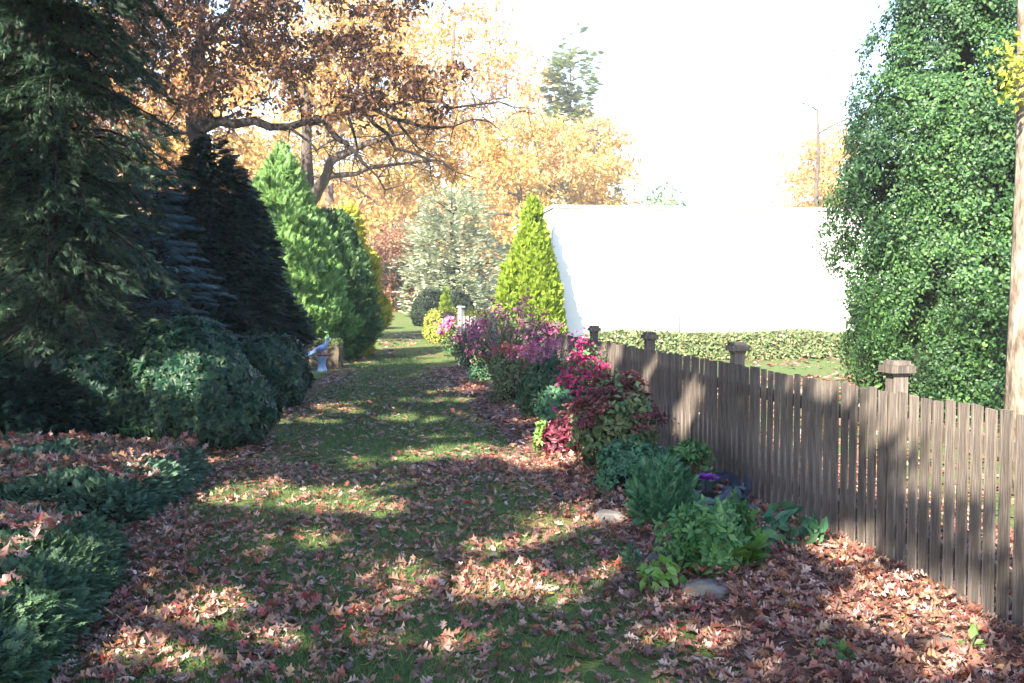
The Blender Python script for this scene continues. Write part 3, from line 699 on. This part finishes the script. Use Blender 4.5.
# ------------------------------------------------------------------ far end of the path
for px, d, rx, H, lab in ((432, 49, 1.0, 1.75, 'dark clipped dome of yew at the far end of the path, left of its twin'), (457, 50, .85, 1.65, 'dark clipped dome of yew, right of its twin behind the narrow conifer')):
    x, y = place(px, d); bush('clipped_yew', lab, 'shrub', x, y, rx, H, 'mound', FROND, .13, 6000, lump=.04, depth=.1, gap=0, coref=.9, group='clipped yew domes')
x, y = place(446, 47); bush('dwarf_conifer', 'narrow little green cone conifer between the clipped yew domes', 'shrub', x, y, .38, 1.95, 'arbor', FROND, .16, 1500, prof_cone(.7), coref=.75, trunk=.03, stems=2)
x, y = place(449, 35); bush('gold_shrub', 'rounded yellow green shrub beside the path before the clipped domes', 'shrub', x, y, .95, 1.25, 'chart', LEAF, .09, 7000, mode='leaf', lump=.15, coref=.8)
x, y = place(478, 40); bush('gold_shrub', 'flat yellow green shrub behind the white gate', 'shrub', x, y, .9, 1.15, 'chart', LEAF, .1, 4000, mode='leaf', lump=.15, coref=.8)
for px, d, rx, H, n, lab in ((532, 27.3, .9, 4.24, 9500, 'tall bright green arborvitae cone standing against the white wall'), (510, 26.9, .47, 2.7, 3500, 'slimmer arborvitae stem joined to the left of the tall bright cone')):
    x, y = place(px, d); bush('arborvitae', lab, 'tree', x, y, rx, H, 'arbor', FRONDS, .17, n * 2, prof_cone(.66, .15), mode='spray', up=.6, lump=.07, trunk=.07, stems=6, coref=.78, group='arborvitae beyond the fence')
x, y = place(370, 46); bush('russet_shrub', 'small dark russet shrub at the left of the far path', 'shrub', x, y, .8, 1.5, 'russetleaf', LEAF, .12, 2500, mode='leaf', lump=.25)
x, y = place(392, 62); bush('russet_shrub', 'tall purplish brown shrub beneath the oak at the far lawn', 'shrub', x, y, 1.6, 5.2, 'russetleaf', LEAF, .2, 6000, mode='leaf', lump=.3, gap=.4, coref=0)

# ------------------------------------------------------------------ right side beyond the fence
x, y = place(948, 13.2)
HPR = lambda t: np.interp(t, [0, .05, .22, .46, .68, .85, 1], [.5, .75, 1, .95, .56, .3, 0])
bush('holly_tree', 'tall glossy green holly filling the right side behind the fence', 'tree', x + .08, y, 1.5, 8.1, 'holly', HSPRAY, .135, 8800, HPR, mode='rose', lump=.13, ls=4.2, depth=.4, gap=.5, trunk=.14, stems=24, coref=.56)
def hedge():
    a, b = gp(590, 361), (13.5, 26.8); L_ = math.hypot(b[0] - a[0], b[1] - a[1]); ang = math.atan2(b[1] - a[1], b[0] - a[0])
    t = thing('clipped_hedge', 'long low clipped green hedge in front of the white wall', 'hedge', (a[0], a[1], 0)); t.rotation_euler.z = ang
    n = 16000; Hh, Dp = .62, .8; u = rng.random(n); mb = MB(); X = rng.uniform(0, L_, n)
    front = u < .5; P = np.column_stack([X, np.where(front, 0, rng.uniform(0, Dp, n)), np.where(front, rng.uniform(.02, Hh, n), Hh)])
    P += tnoise(P, 3, 4)[:, None] * A([0, .05, .05]) + jit(n, .03); Nn = np.where(front[:, None], A([0, -1, .2]), A([0, 0, 1]))
    d = unit(np.cross(Nn, jit(n, 1)) + Nn * .5); mb.inst(LEAF, P, basis(d, Nn + jit(n, .5)), .11 * rng.uniform(.6, 1.3, n))
    mb.box((L_ / 2, Dp / 2 + .03, Hh / 2 - .03), (L_, Dp - .08, Hh - .06), 1); mb.build('foliage', [M['hedge'], M['core']], t)
hedge()

def edge_tree():
    c = at(1041, 330, 8.3); x, y = c[0], c[1]
    t = branch_tree('pale_tree', 'pale barked tree trunk at the right edge, with yellow green leaves low on it', 'tree', x, y, 11, .262, 'lime', 'palebark', [(2.6, 1.5, 11, 3.5, 3.5, 2.2)], 60, .6, 50, .12, nlimb=7, crook=.05)
    mb = MB(); p0 = at(1016, 72, 8.1) - A([x, y, 0]); n = 260; P = p0 + rng.normal(size=(n, 3)) * A([.08, .09, .13])
    mb.inst(LEAF, P, basis(unit(jit(n, 1) + A([-.3, -.3, -.4])), jit(n, 1) + A([-.3, -.6, .6])), .06 * rng.uniform(.7, 1.3, n)); mb.tube([p0 + A([.2, .12, -.2]), p0 + A([.08, .05, -.05]), p0 + A([-.05, 0, .05])], [.012, .008, .004], 5)
    mb.build('low_leaves', M['chart'], t)
edge_tree()

# ------------------------------------------------------------------ flower bed
def bed_plant(name, label, cat, px, pyb, wpx, pyt, mat, tpl, size, n, mode='leaf', **k):
    b = gp(px, pyb); d = b[1] + wpx * b[1] / 2200; x = (px - 512) / F_PX * d; x = min(x, fx(d) - .12 - 0 * wpx)
    rx = wpx / 2 / F_PX * d; Hh = max(.06, EYE - (pyt - HORIZON) / F_PX * d)
    z = float(bumpy(x, d)) + .03
    return bush(name, label, cat, x, d, rx, Hh, mat, tpl, size, n, mode=mode, z=z, **k), rx, Hh
GA = 'flowering plants along the fence'
t, r, h = bed_plant('aster_bush', 'mauve flowered bush at the far end of the bed, beside the white gate', 'flowering plant', 479, 372, 52, 325, 'darkgreen', LEAF, .07, 2200, lump=.2, group=GA, coref=.6)
blossoms(t, 'mauve', STAR, .04, 420, r * 1.1, h * 1.05, .6, k=38, cr=.06, cz=1.5)
t, r, h = bed_plant('zinnia_bush', 'pink flowers in front of the white gate post', 'flowering plant', 458, 358, 32, 318, 'green', LEAF, .07, 900, lump=.2, group=GA, coref=.5)
blossoms(t, 'pink', STAR, .07, 130, r * 1.2, h, .62, k=14, cr=.07, cz=.9)
t, r, h = bed_plant('low_perennial', 'low pale green clump at the path edge, under the far mauve bush', 'plant', 484, 385, 34, 364, 'bluegreen', LEAF, .07, 700, lump=.2)
t, r, h = bed_plant('aster_bush', 'broad mauve pink mass leaning over the fence posts before the arborvitae', 'flowering plant', 550, 388, 78, 298, 'olive', LEAF, .06, 1800, lump=.25, gap=.5, group=GA, coref=0, stems=16)
blossoms(t, 'mauve', STAR, .04, 700, r * 1.15, h * 1.04, .35, k=70, cr=.06, cz=1.8)
t, r, h = bed_plant('aster_bush', 'looser rosy mauve bush against the fence, just left of the last clear stretch of pickets', 'flowering plant', 578, 404, 54, 326, 'darkgreen', LEAF, .06, 900, lump=.3, gap=.5, group=GA, coref=0, stems=14)
blossoms(t, 'mauve', STAR, .04, 420, r * 1.15, h * 1.05, .4, k=40, cr=.05, cz=1.8)
blossoms(t, 'magenta', STAR, .03, 350, r * 1.1, h * .9, .2, k=40, cr=.04, cz=1.8, name='late_blossoms', stalk=False)
t, r, h = bed_plant('salvia_bush', 'tall pale stemmed bush with red tips at the path edge', 'flowering plant', 509, 408, 44, 346, 'olive', LEAF, .06, 1300, lump=.25, gap=.4, group=GA, coref=.3, stems=14)
blossoms(t, 'rosered', SPIKE, .1, 45, r, h, .75)
t, r, h = bed_plant('salvia_bush', 'big dark green bush topped with mauve spikes, middle of the bed', 'flowering plant', 548, 424, 62, 352, 'darkgreen', LEAF, .08, 3000, lump=.2, group=GA, coref=.6, stems=12)
blossoms(t, 'mauve', SPIKE, .13, 110, r * 1.1, h * 1.1, .75)
t, r, h = bed_plant('phlox_bush', 'bright magenta flowered plant against the fence, left of the burgundy heads', 'flowering plant', 586, 434, 52, 346, 'green', LEAF, .07, 1000, lump=.25, gap=.45, group=GA, coref=.2, stems=12)
blossoms(t, 'magenta', STAR, .028, 900, r * 1.5, h * 1.05, .15, k=95, cr=.035, cz=1.8)
t, r, h = bed_plant('hydrangea_bush', 'green leafy clump in front of the magenta flowers', 'plant', 562, 436, 44, 388, 'bluegreen', LEAF, .09, 1000, lump=.25, coref=.5)
blossoms(t, 'magenta', STAR, .035, 90, r * 1.1, h, .3, k=16, cr=.03, cz=1)
t, r, h = bed_plant('coral_bells', 'low maroon leaved clump at the path edge', 'plant', 563, 462, 40, 420, 'maroon', LEAF, .07, 900, lump=.2, coref=.6)
t, r, h = bed_plant('low_perennial', 'small lime green clump left of the maroon one', 'plant', 544, 455, 20, 420, 'lime', LEAF, .06, 350, lump=.2, coref=.5)
t, r, h = bed_plant('sedum_bush', 'wide bush with flat burgundy flower heads', 'flowering plant', 614, 484, 82, 384, 'olive', LEAF, .07, 2600, lump=.3, depth=.5, gap=.5, group=GA, coref=.4, stems=14)
blossoms(t, 'burgundy', STAR, .022, 2200, r * 1.2, h * 1.1, .5, up=1.2, k=60, cr=.05, cz=.3)
t, r, h = bed_plant('leafy_perennial', 'airy green bush with small leaves against the fence, right of the burgundy heads', 'plant', 690, 500, 52, 436, 'green', LEAF, .06, 1200, lump=.25, gap=.5, coref=.2, stems=10)
t, r, h = bed_plant('leafy_perennial', 'blue green drooping clump below the burgundy flower heads', 'plant', 628, 504, 62, 447, 'bluegreen', LEAF, .055, 2200, lump=.4, depth=.5, gap=.6, coref=.3)
t, r, h = bed_plant('leafy_perennial', 'feathery green clump between the stones and the purple cabbage', 'plant', 664, 534, 52, 468, 'bluegreen', FROND, .1, 1300, mode='spray', lump=.25, coref=.3)
t, r, h = bed_plant('ornamental_cabbage', 'bluish ornamental cabbage with a violet heart, by the fence foot', 'plant', 712, 520, 66, 478, 'cabbage', OVAL, .13, 130, lump=.15, coref=.5, mode='leaf', stems=3)
mb = MB(); n = 26; a = np.arange(n) * 2.4; P = np.stack([-.05 + .05 * np.cos(a) * (a / 60), -.12 + .05 * np.sin(a) * (a / 60), np.full(n, h * 1.0)], 1)
mb.inst(OVAL, P, basis(np.stack([np.cos(a), np.sin(a), .9 - a / 80], 1), np.stack([-np.cos(a) * .5, -np.sin(a) * .5, np.ones(n)], 1)), .075); mb.build('heart', M['violet'], t)
t, r, h = bed_plant('columbine', 'large fresh green clump of lobed leaves nearest the camera in the bed', 'plant', 716, 588, 86, 504, 'green', TRI, .06, 700, mode='rose', lump=.4, depth=.6, coref=0, gap=.6, stems=14)
mb = MB(); n = 46; a = rng.random(n) * 6.28; d = np.stack([np.cos(a), np.sin(a), rng.uniform(.5, 1.4, n)], 1)
mb.inst(OVAL, np.stack([np.cos(a) * .03, np.sin(a) * .03, np.zeros(n)], 1) + A([.07, -.1, .03]), basis(d, A([0, 0, 1]) + jit(n, .1)), rng.uniform(.16, .3, n)); mb.build('base_leaves', M['lime'], t)
t, r, h = bed_plant('strap_leaved_plant', 'loose clump of tongue shaped green leaves at the fence foot', 'plant', 786, 560, 58, 522, 'bluegreen', OVAL, .12, 70, lump=.2, coref=0, stems=3)
t, r, h = bed_plant('seedling', 'small green seedling with toothed leaves beside the lowest flat stone', 'plant', 664, 600, 36, 572, 'lime', OVAL, .08, 40, coref=0, stems=3)
t, r, h = bed_plant('seedling', 'tiny blue green sprig left of the middle stone', 'plant', 633, 582, 14, 556, 'bluegreen', LEAF, .05, 45, coref=0, stems=3)
t, r, h = bed_plant('seedling', 'little green sprig among the leaves at the bottom edge', 'plant', 838, 678, 40, 655, 'green', LEAF, .055, 45, coref=0, stems=3)
t, r, h = bed_plant('seedling', 'small pale sprout at the bottom right corner', 'plant', 976, 668, 16, 640, 'lime', LEAF, .06, 16, coref=0, stems=2)

def stone(px, py, w, dpt, hh, seed, label, mat='stone', name='flat_stone'):
    c = gp(px, py); bm = bmesh.new(); bmesh.ops.create_icosphere(bm, subdivisions=4, radius=1); g = np.random.default_rng(seed)
    V = np.array([v.co[:] for v in bm.verts]); V = np.sign(V) * np.abs(V) ** .6; nz = tnoise(V, 1.8, seed) * .16 + tnoise(V, 6, seed + 1) * .06 + tnoise(V, 15, seed + 2) * .03
    V = V * (1 + nz)[:, None] * A([w, dpt, hh]); a = g.uniform(-.5, .5)
    V = V @ np.array([[math.cos(a), math.sin(a), 0], [-math.sin(a), math.cos(a), 0], [0, 0, 1]])
    for v, q in zip(bm.verts, V): v.co = q
    me = bpy.data.meshes.new(name); bm.to_mesh(me); bm.free(); me.materials.append(M[mat]); me.polygons.foreach_set('use_smooth', [True] * len(me.polygons))
    o = bpy.data.objects.new(name, me); C.objects.link(o); o.location = (c[0], c[1], float(bumpy(c[0], c[1])) + hh * .25 + .02); return tag(o, label, 'stone', 'stones edging the flower bed')
stone(612, 522, .1, .09, .045, 1, 'pale grey edging stone below the blue green drooping clump')
stone(666, 570, .1, .07, .04, 2, 'half buried edging stone left of the large fresh green clump')
stone(708, 602, .13, .09, .05, 3, 'largest flat edging stone just below the fresh green clump')
stone(940, 652, .09, .06, .04, 4, 'small edging stone among leaves at the lower right')
stone(926, 597, .025, .02, .018, 5, 'tiny white pebble near the fence foot', 'pebble', 'pebble')

# ------------------------------------------------------------------ oaks and the trees behind
def rel(px, py, d, b): return at(px, py, d) - A([b[0], b[1], H0(*b)])
b = (at(205, 300, 31)[0], 31.0)
limbs = [([rel(206, 150, 31, b), rel(190, 122, 30.5, b), rel(235, 124, 30, b), rel(290, 128, 29.5, b), rel(330, 118, 29, b), rel(372, 108, 28.6, b), rel(420, 98, 28.4, b)], .2, .03),
         ([rel(325, 119, 29, b), rel(345, 142, 28.6, b), rel(362, 160, 28.4, b), rel(385, 190, 28.2, b)], .1, .02),
         ([rel(372, 108, 28.6, b), rel(410, 122, 28.3, b), rel(440, 128, 28.2, b), rel(490, 122, 28, b)], .07, .015),
         ([rel(395, 116, 28.4, b), rel(415, 140, 28.2, b), rel(430, 165, 28, b)], .05, .012),
         ([rel(345, 112, 28.9, b), rel(356, 140, 28.5, b), rel(352, 172, 28.3, b)], .06, .012),
         ([rel(362, 108, 28.7, b), rel(392, 150, 28.2, b), rel(432, 158, 28, b), rel(456, 172, 27.8, b)], .07, .012),
         ([rel(420, 100, 28.4, b), rel(455, 108, 28.2, b), rel(500, 104, 28, b), rel(528, 112, 27.9, b)], .05, .01),
         ([rel(290, 128, 29.5, b), rel(318, 150, 29, b), rel(340, 158, 28.8, b)], .05, .012),
         ([rel(206, 120, 31, b), rel(190, 60, 30, b), rel(230, 10, 29, b), rel(270, -60, 28, b)], .22, .06),
         ([rel(200, 110, 31, b), rel(150, 70, 30, b), rel(95, 50, 29, b)], .18, .05)]
branch_tree('oak_tree', 'big russet oak on the left, with a long dark limb reaching out over the path', 'tree', b[0], b[1], 10.5, .42, 'oakleaf', 'darkbark',
            [(2.6, -2.2, 10.8, 4.8, 3.4, 2.6), (-2.2, -1.5, 8.6, 3.2, 3, 3.0), (5.8, -2.6, 7.5, 3.4, 2, 1.4), (1.2, -1.5, 8.2, 2.4, 2.4, 1.4)], 310, .66, 74, .18, limbs=limbs, nlimb=44, group=None)
b = (at(306, 300, 37)[0], 37.0)
limbs = [([rel(308, 205, 37, b), rel(322, 178, 36.6, b), rel(336, 155, 36.4, b), rel(380, 140, 36, b), rel(420, 128, 35.5, b)], .26, .05),
         ([rel(325, 176, 36.6, b), rel(370, 170, 36, b), rel(425, 162, 35.5, b)], .12, .03)]
branch_tree('oak_tree', 'farther oak whose grey forked trunk shows above the pale cypress', 'tree', b[0], b[1], 9.5, .4, 'orangeleaf', 'bark',
            [(2.5, -1, 10.5, 5, 3, 3.0), (4.2, -1, 6.8, 3.6, 2.6, 1.8)], 130, .7, 50, .2, limbs=limbs, nlimb=16)
TB = [('oak_tree', 'russet oak seen through the hemlock boughs at the far left', 40, 40, 10, .35, 'oakleaf', (0, 0, 8.5, 5.5, 4, 5), 150, .9, 80, .26),
      ('oak_tree', 'orange brown tree rising behind the blackish yew', 150, 52, 13, .4, 'orangeleaf', (0, 0, 10.5, 7, 4, 7), 190, 1.2, 75, .34),
      ('maple_tree', 'tall golden tree behind the forked oak', 330, 60, 17, .4, 'goldleaf', (0, 0, 11.5, 7.5, 5, 8.5), 200, 1.4, 75, .4),
      ('maple_tree', 'light orange tree with open top above the pale pine', 455, 66, 18, .38, 'orangeleaf', (0, 0, 12, 6, 5, 8.5), 150, 1.3, 70, .38),
      ('maple_tree', 'golden tree left of the blue green fir', 520, 58, 11, .3, 'goldleaf', (0, 0, 7.6, 3.8, 3, 4.6), 100, 1.1, 75, .34),
      ('maple_tree', 'golden orange tree in front of the blue green fir, above the white wall', 594, 62, 10.5, .3, 'goldleaf', (0, 0, 7.4, 2.9, 3, 4.2), 90, 1.0, 75, .34),
      ('maple_tree', 'orange gold tree beside the holly, above the right end of the white wall', 822, 60, 9.5, .3, 'goldleaf', (0, 0, 6.8, 2.6, 2.6, 3.6), 90, 1.0, 70, .32)]
for nm, lab, px, d, H, r0, mat, cr, ncl, clr, nl, sz in TB:
    if d >= 58: d, H, cr, clr, sz = d * 1.3, H * 1.27, tuple(c * 1.28 for c in cr), clr * 1.35, sz * 1.1; nl = int(nl * 1.0)
    x, y = place(px, d); branch_tree(nm, lab, 'tree', x, y, H, r0, mat, 'bark', [cr], ncl, clr, nl, sz, tpl=LEAF, nlimb=10, group='autumn trees behind the garden')
x, y = place(570, 88); bush('fir_tree', 'tall blue green fir rising above the golden trees', 'tree', x, y, 4.2, 23.5, 'bluefir', FRONDS, .8, 9000, prof_cone(.85, .1), mode='flat', up=.5, lump=.45, ls=1.1, depth=.6, gap=.75, coref=.3, trunk=.25, stems=30)
x, y = place(452, 60); bush('pale_pine', 'wide silvery green pine at the end of the path', 'tree', x, y, 3.3, 8.2, 'palepine', FRONDS, .34, 9000, prof_cone(.55, .15), mode='flat', up=.6, lump=.5, ls=1.6, depth=.6, gap=.65, coref=.35, trunk=.16, stems=16)
x, y = place(410, 64); bush('pale_pine', 'smaller silvery green pine left of the wide one', 'tree', x, y, 2.6, 5.6, 'palepine', FRONDS, .34, 6000, prof_cone(.55, .15), mode='flat', up=.6, lump=.5, ls=1.8, depth=.6, gap=.65, coref=.35, trunk=.14, stems=12)
x, y = place(664, 80); bush('evergreen_tree', 'soft green round topped tree just above the wall', 'tree', x, y, 2.8, 9.4, 'softgreen', LEAF, .4, 4500, lump=.25, mode='leaf', trunk=.2, stems=8, coref=.4)
for px, d, H, lab in ((720, 84, 10.5, 'leafless pinkish tree above the middle of the white wall'), (772, 90, 11.5, 'leafless tree right of the middle above the white wall'), (815, 54, 16.5, 'tall leafless tree with fine twigs beside the top of the holly')):
    x, y = place(px, d); H *= .68; branch_tree('bare_tree', lab, 'tree', x, y, H, .19, 'russetleaf', 'bark', [(0, 0, H * 1.1, H * .5, H * .4, H * .55)], 110, .9, 3, .14, nlimb=18, group='leafless trees beyond the wall')

def far_wood():
    mb = MB(); n = 44000; x = np.where(rng.random(n) < .5, rng.uniform(-75, 6, n), rng.uniform(-130, 130, n)); y = rng.uniform(118, 150, n)
    top = 6.5 + 2.5 * np.sin(x * .11) + 1.5 * np.sin(x * .37 + 1) + 9 * (x < 5)
    P = np.column_stack([x, y, 3.0 + rng.random(n) ** .8 * top]); mb.inst(LEAF, P, basis(unit(jit(n, 1)), jit(n, 1) + A([-.3, -.5, .7])), rng.uniform(.7, 1.6, n))
    for i in range(120):
        xx, yy = rr(-130, 130), rr(118, 150); mb.tube([[xx, yy, 2.5], [xx + rr(-.4, .4), yy, 7], [xx + rr(-1, 1), yy, 11]], [.22, .15, .05], 5, 1)
    tag(mb.build('far_woodland', [M['orangeleaf'], M['bark']]), 'far autumn woodland closing the view behind the garden', 'woodland', kind='stuff')
far_wood()

# ------------------------------------------------------------------ unseen tall oaks left of and behind the camera, crowns shaped to cast shade and dapples
LIGHT = [(255, 497, 62, 15), (360, 508, 62, 10), (165, 640, 75, 30), (320, 645, 62, 22), (480, 580, 85, 17), (556, 456, 50, 15), (470, 452, 34, 7), (340, 397, 34, 5),  # ground patches kept sunlit by leaving leaves out of the unseen crowns
         (385, 374, 40, 4), (560, 522, 40, 8), (690, 640, 60, 12), (900, 618, 70, 30), (960, 664, 70, 18), (850, 556, 36, 16), (272, 418, 24, 6), (150, 578, 28, 9),
         (500, 542, 50, 9), (440, 640, 55, 12), (230, 600, 60, 14), (400, 560, 32, 8), (560, 640, 34, 9), (90, 590, 34, 10), (60, 545, 26, 8), (230, 468, 30, 7), (600, 668, 40, 9), (380, 606, 40, 8), (420, 420, 40, 4), (760, 668, 40, 8)]
FLIGHT = [(604, 368, 15, 32), (688, 408, 15, 34), (752, 396, 12, 26), (648, 372, 8, 22), (905, 560, 30, 14), (985, 590, 28, 22), (842, 400, 10, 14), (800, 540, 20, 10), (930, 480, 12, 30)]  # sunlit patches on the fence, cut from the crowns likewise
def shade_trees():
    n = 165000
    # candidate leaves: along the way from the shaded place back towards the sun
    y = rng.uniform(2.0, 23.5, n); x = rng.uniform(-8.5, 2.5, n); zt = np.where(x < -2.6, rng.uniform(0, 6.2, n) * np.clip((y - 7) / 3, 0, 1) * np.clip((18 - y) / 3, 0, 1), rng.uniform(0, .3, n))
    ext = rng.random(n) < .1; y = np.where(ext, rng.uniform(22, 27, n), y); x = np.where(ext, rng.uniform(-8, -3.4, n), x); zt = np.where(ext, rng.uniform(0, 2.3, n), zt)
    tt = rng.uniform(9, 15, n); P = np.column_stack([x, y, zt]) - D * tt[:, None]
    G = P + D * (P[:, 2] / math.sin(SUN_ELEV))[:, None]
    u, v, f = project(G); bright = np.zeros(n, bool)
    wob = 1 + .35 * tnoise(G * A([1, 1, 0]), 7, 21)
    for cx, cy, rx, ry in LIGHT: bright |= ((u - cx) / rx / 1.2) ** 2 + ((v - cy) / ry / 1.2) ** 2 < wob
    # where the ray crosses the fence
    den = D[0] - FS * D[1]; tf = (fx(P[:, 1]) - P[:, 0]) / den; Q = P + D * tf[:, None]; u2, v2, _ = project(Q)
    onf = (Q[:, 2] > -.05) & (Q[:, 2] < 1.2)
    for cx, cy, rx, ry in FLIGHT: bright |= onf & (((u2 - cx - (cy - v2) * .35) / rx / 1.1) ** 2 + ((v2 - cy) / ry / 1.1) ** 2 < wob)
    fl = G * A([1, .8, 0]); small = tnoise(fl, 5.2, 31) + .6 * tnoise(fl, 11, 32) > .85 - .8 * np.clip((G[:, 1] - 8) / 8, 0, 1)
    pu, pv, pf = project(P); inview = (pf > 0) & (pu > -120) & (pu < 1144) & (pv > -120)
    small &= ~((Q[:, 2] > -.1) & (Q[:, 2] < 1.15) & (Q[:, 1] < 14)) & ((G[:, 0] < fx(G[:, 1]) - .9) | (G[:, 1] > 12))
    P = P[~bright & ~small & ~inview & (P[:, 2] > 3.2)]
    cs = A([(-3.2, -9.0), (-3.6, -3.0), (-5.5, 3.5), (-8.5, 9.5)])
    own = np.argmin(np.linalg.norm(P[:, None, :2] - cs[None], axis=2), axis=1)
    labs = ['tall oak standing behind the camera on the left', 'tall oak left of the junipers, outside the photo', 'tall oak left of the hemlocks, outside the photo', 'tall oak farthest along on the left, outside the photo']
    for i, c in enumerate(cs):
        q = P[own == i]; t = thing('shade_oak', labs[i], 'tree', (c[0], c[1], 0), 'tall shade oaks outside the photo'); o = A([c[0], c[1], 0]); k = len(q)
        if k == 0: continue
        mb = MB(); mb.inst(LEAF, q - o, basis(unit(jit(k, 1) + A([0, 0, -.4])), jit(k, 1) * .8 - D), rng.uniform(.13, .24, k)); mb.build('crown', M['shade'], t)
        tk = MB(); top = A([0, 0, float(q[:, 2].max()) - 1]); tk.tube(bez((0, 0, -.1), top, 0, 7), np.linspace(.3, .06, 7), 9)
        for p in q[rng.permutation(k)[:14]] - o:
            a = A([0, 0, max(2.8, p[2] * .6)]); tk.tube(bez(a, p, .3, 6), np.linspace(.09, .012, 6), 5, cap=False)
        tk.build('trunk', M['bark'], t)
shade_trees()

# ------------------------------------------------------------------ grass and fallen leaves
def clear_of_beds(q):
    ok = np.ones(len(q), bool)
    for ins, _, _ in BEDS: ok &= ~ins(q)
    return ok
def grass():
    n = 190000; y = 3.4 + 24 * rng.random(n) ** 1.6; x = rng.uniform(-3.2, 1.6, n) - .04 * (y - 4); q = np.column_stack([x, y])
    P3 = np.column_stack([q, np.zeros(n)]); den = tnoise(P3, 2.2, 40) + .7 * tnoise(P3, 5.5, 41)
    edge = np.minimum(x - (-2.0 - .075 * (y - 4)), (fx(y) - 1.5) - x)
    keep = clear_of_beds(q) & (den + np.clip(edge, -.6, 1.0) * 1.1 > .0 - 1.0 * np.clip((y - 6.5) / 6, 0, 1)) & (edge > -.15)
    q = q[keep]; n = len(q); P = np.column_stack([q, bumpy(q[:, 0], q[:, 1]) - .004])
    d = unit(A([0, 0, .8]) + jit(n, .5) * A([1, 1, .2])); mb = MB(); mb.inst(BLADE, P, basis(d, jit(n, 1) * A([1, 1, .2])), rng.uniform(.025, .065, n) * np.where(q[:, 1] > 10, 1.3, 1))
    tag(mb.build('grass', M['grass']), 'short green grass of the path showing between fallen leaves', 'grass', kind='stuff')
grass()
def litter():
    mb = MB()
    def lay(q, z, size, tpls, flat=.35, mat=0):
        n = len(q); P = np.column_stack([q, z]); a = rng.random(n) * 6.28; d = np.stack([np.cos(a), np.sin(a), rng.normal(size=n) * flat * .6], 1); nr = A([0, 0, 1]) + jit(n, flat)
        w = rng.integers(0, len(tpls), n); Rm = basis(d, nr); s_ = size * rng.uniform(.5, 1.45, n)
        for k, tp in enumerate(tpls): mb.inst(tp, P[w == k], Rm[w == k], s_[w == k], mat)
    def spots(n, x0, x1, y0, y1, pw, keepf):
        y = y0 + (y1 - y0) * rng.random(n) ** pw; x = rng.uniform(0, 1, n) * (x1 - x0) + x0; q = np.column_stack([x, y])
        return q[keepf(q)]
    def keep(q):
        P3 = np.column_stack([q, np.zeros(len(q))]); den = tnoise(P3, 1.7, 50) + .6 * tnoise(P3, 4.3, 51)
        edge = np.minimum(q[:, 0] - (-2.1 - .075 * (q[:, 1] - 4)), (fx(q[:, 1]) - 1.3) - q[:, 0])
        pr = np.clip(.62 + .34 * den + .24 * tnoise(P3, 11, 52) - .52 * np.clip(edge, -.5, .9) + .2 * np.clip((7 - q[:, 1]) / 3, 0, 1) - .22 * np.clip((q[:, 1] - 9) / 8, 0, 1) * (edge > .2), .16, 1)
        return clear_of_beds(q) & (rng.random(len(q)) < pr) & (q[:, 0] < fx(q[:, 1]) + 3)
    q = spots(9000, -3.4, 3.2, 3.1, 9.5, 1.0, keep); lay(q, bumpy(q[:, 0], q[:, 1]) + .01 + .05 * (q[:, 0] > fx(q[:, 1]) - 1.2), .055, OAKM + [LEAF])
    q = spots(46000, -3.4, 3.2, 3.1, 9.5, 1.0, keep); lay(q, bumpy(q[:, 0], q[:, 1]) + .012 + rng.random(len(q)) * .03 + .05 * (q[:, 0] > fx(q[:, 1]) - 1.2), .063, OAKS, .3)
    q = spots(34000, -3.8, 2.8, 9.5, 22, 1.0, keep); lay(q, bumpy(q[:, 0], q[:, 1]) + .012 + rng.random(len(q)) * .02 + .05 * (q[:, 0] > fx(q[:, 1]) - 1.2), .068, OAKM, .35)
    q = spots(9000, -5, 9, 22, 42, 1.0, lambda q: rng.random(len(q)) < np.where(np.abs(q[:, 0] + 1.9) < 1.5, .12, .5)); lay(q, bumpy(q[:, 0], q[:, 1]) + .015, .15, [LEAF])
    q = spots(6000, 2.6, 9, 4, 20, 1.0, lambda q: q[:, 0] > fx(q[:, 1]) + .3); lay(q, bumpy(q[:, 0], q[:, 1]) + .015, .13, OAKM)
    for (ins, top, dist), cnt, sz in ((BEDS[0], 6000, .08), (BEDS[1], 8000, .08)):
        q = np.column_stack([rng.uniform(-5.6, -1.9, cnt * 3), rng.uniform(3, 9.4, cnt * 3)]); q = q[ins(q)][:cnt]; z = top(q); ok = z > .15
        P3 = np.column_stack([q, z]); ok &= (tnoise(P3, 3, 61) > -.9) & (dist(q) > .25 + .15 * tnoise(P3, 6, 62)) & (rng.random(len(q)) < .4)
        lay(q[ok], z[ok] + .085, sz, OAKS, .5)
    for i in range(170):
        p = A([rr(-2.6, 2.2), rr(3.4, 11), 0]); p[2] = float(bumpy(p[0], p[1])) + .02; a = rr(0, 6.28); u = A([math.cos(a), math.sin(a), rr(0, .12)]); l = rr(.06, .22)
        mb.tube([p, p + u * l * .5 + jit(1, .006)[0], p + u * l], [.0035, .003, .0015], 4, 1, cap=False)
    tag(mb.build('fallen_leaves', [M['litter'], M['darkbark']]), 'brown and russet oak leaves scattered over the path and the bed', 'leaf litter', kind='stuff')
litter()
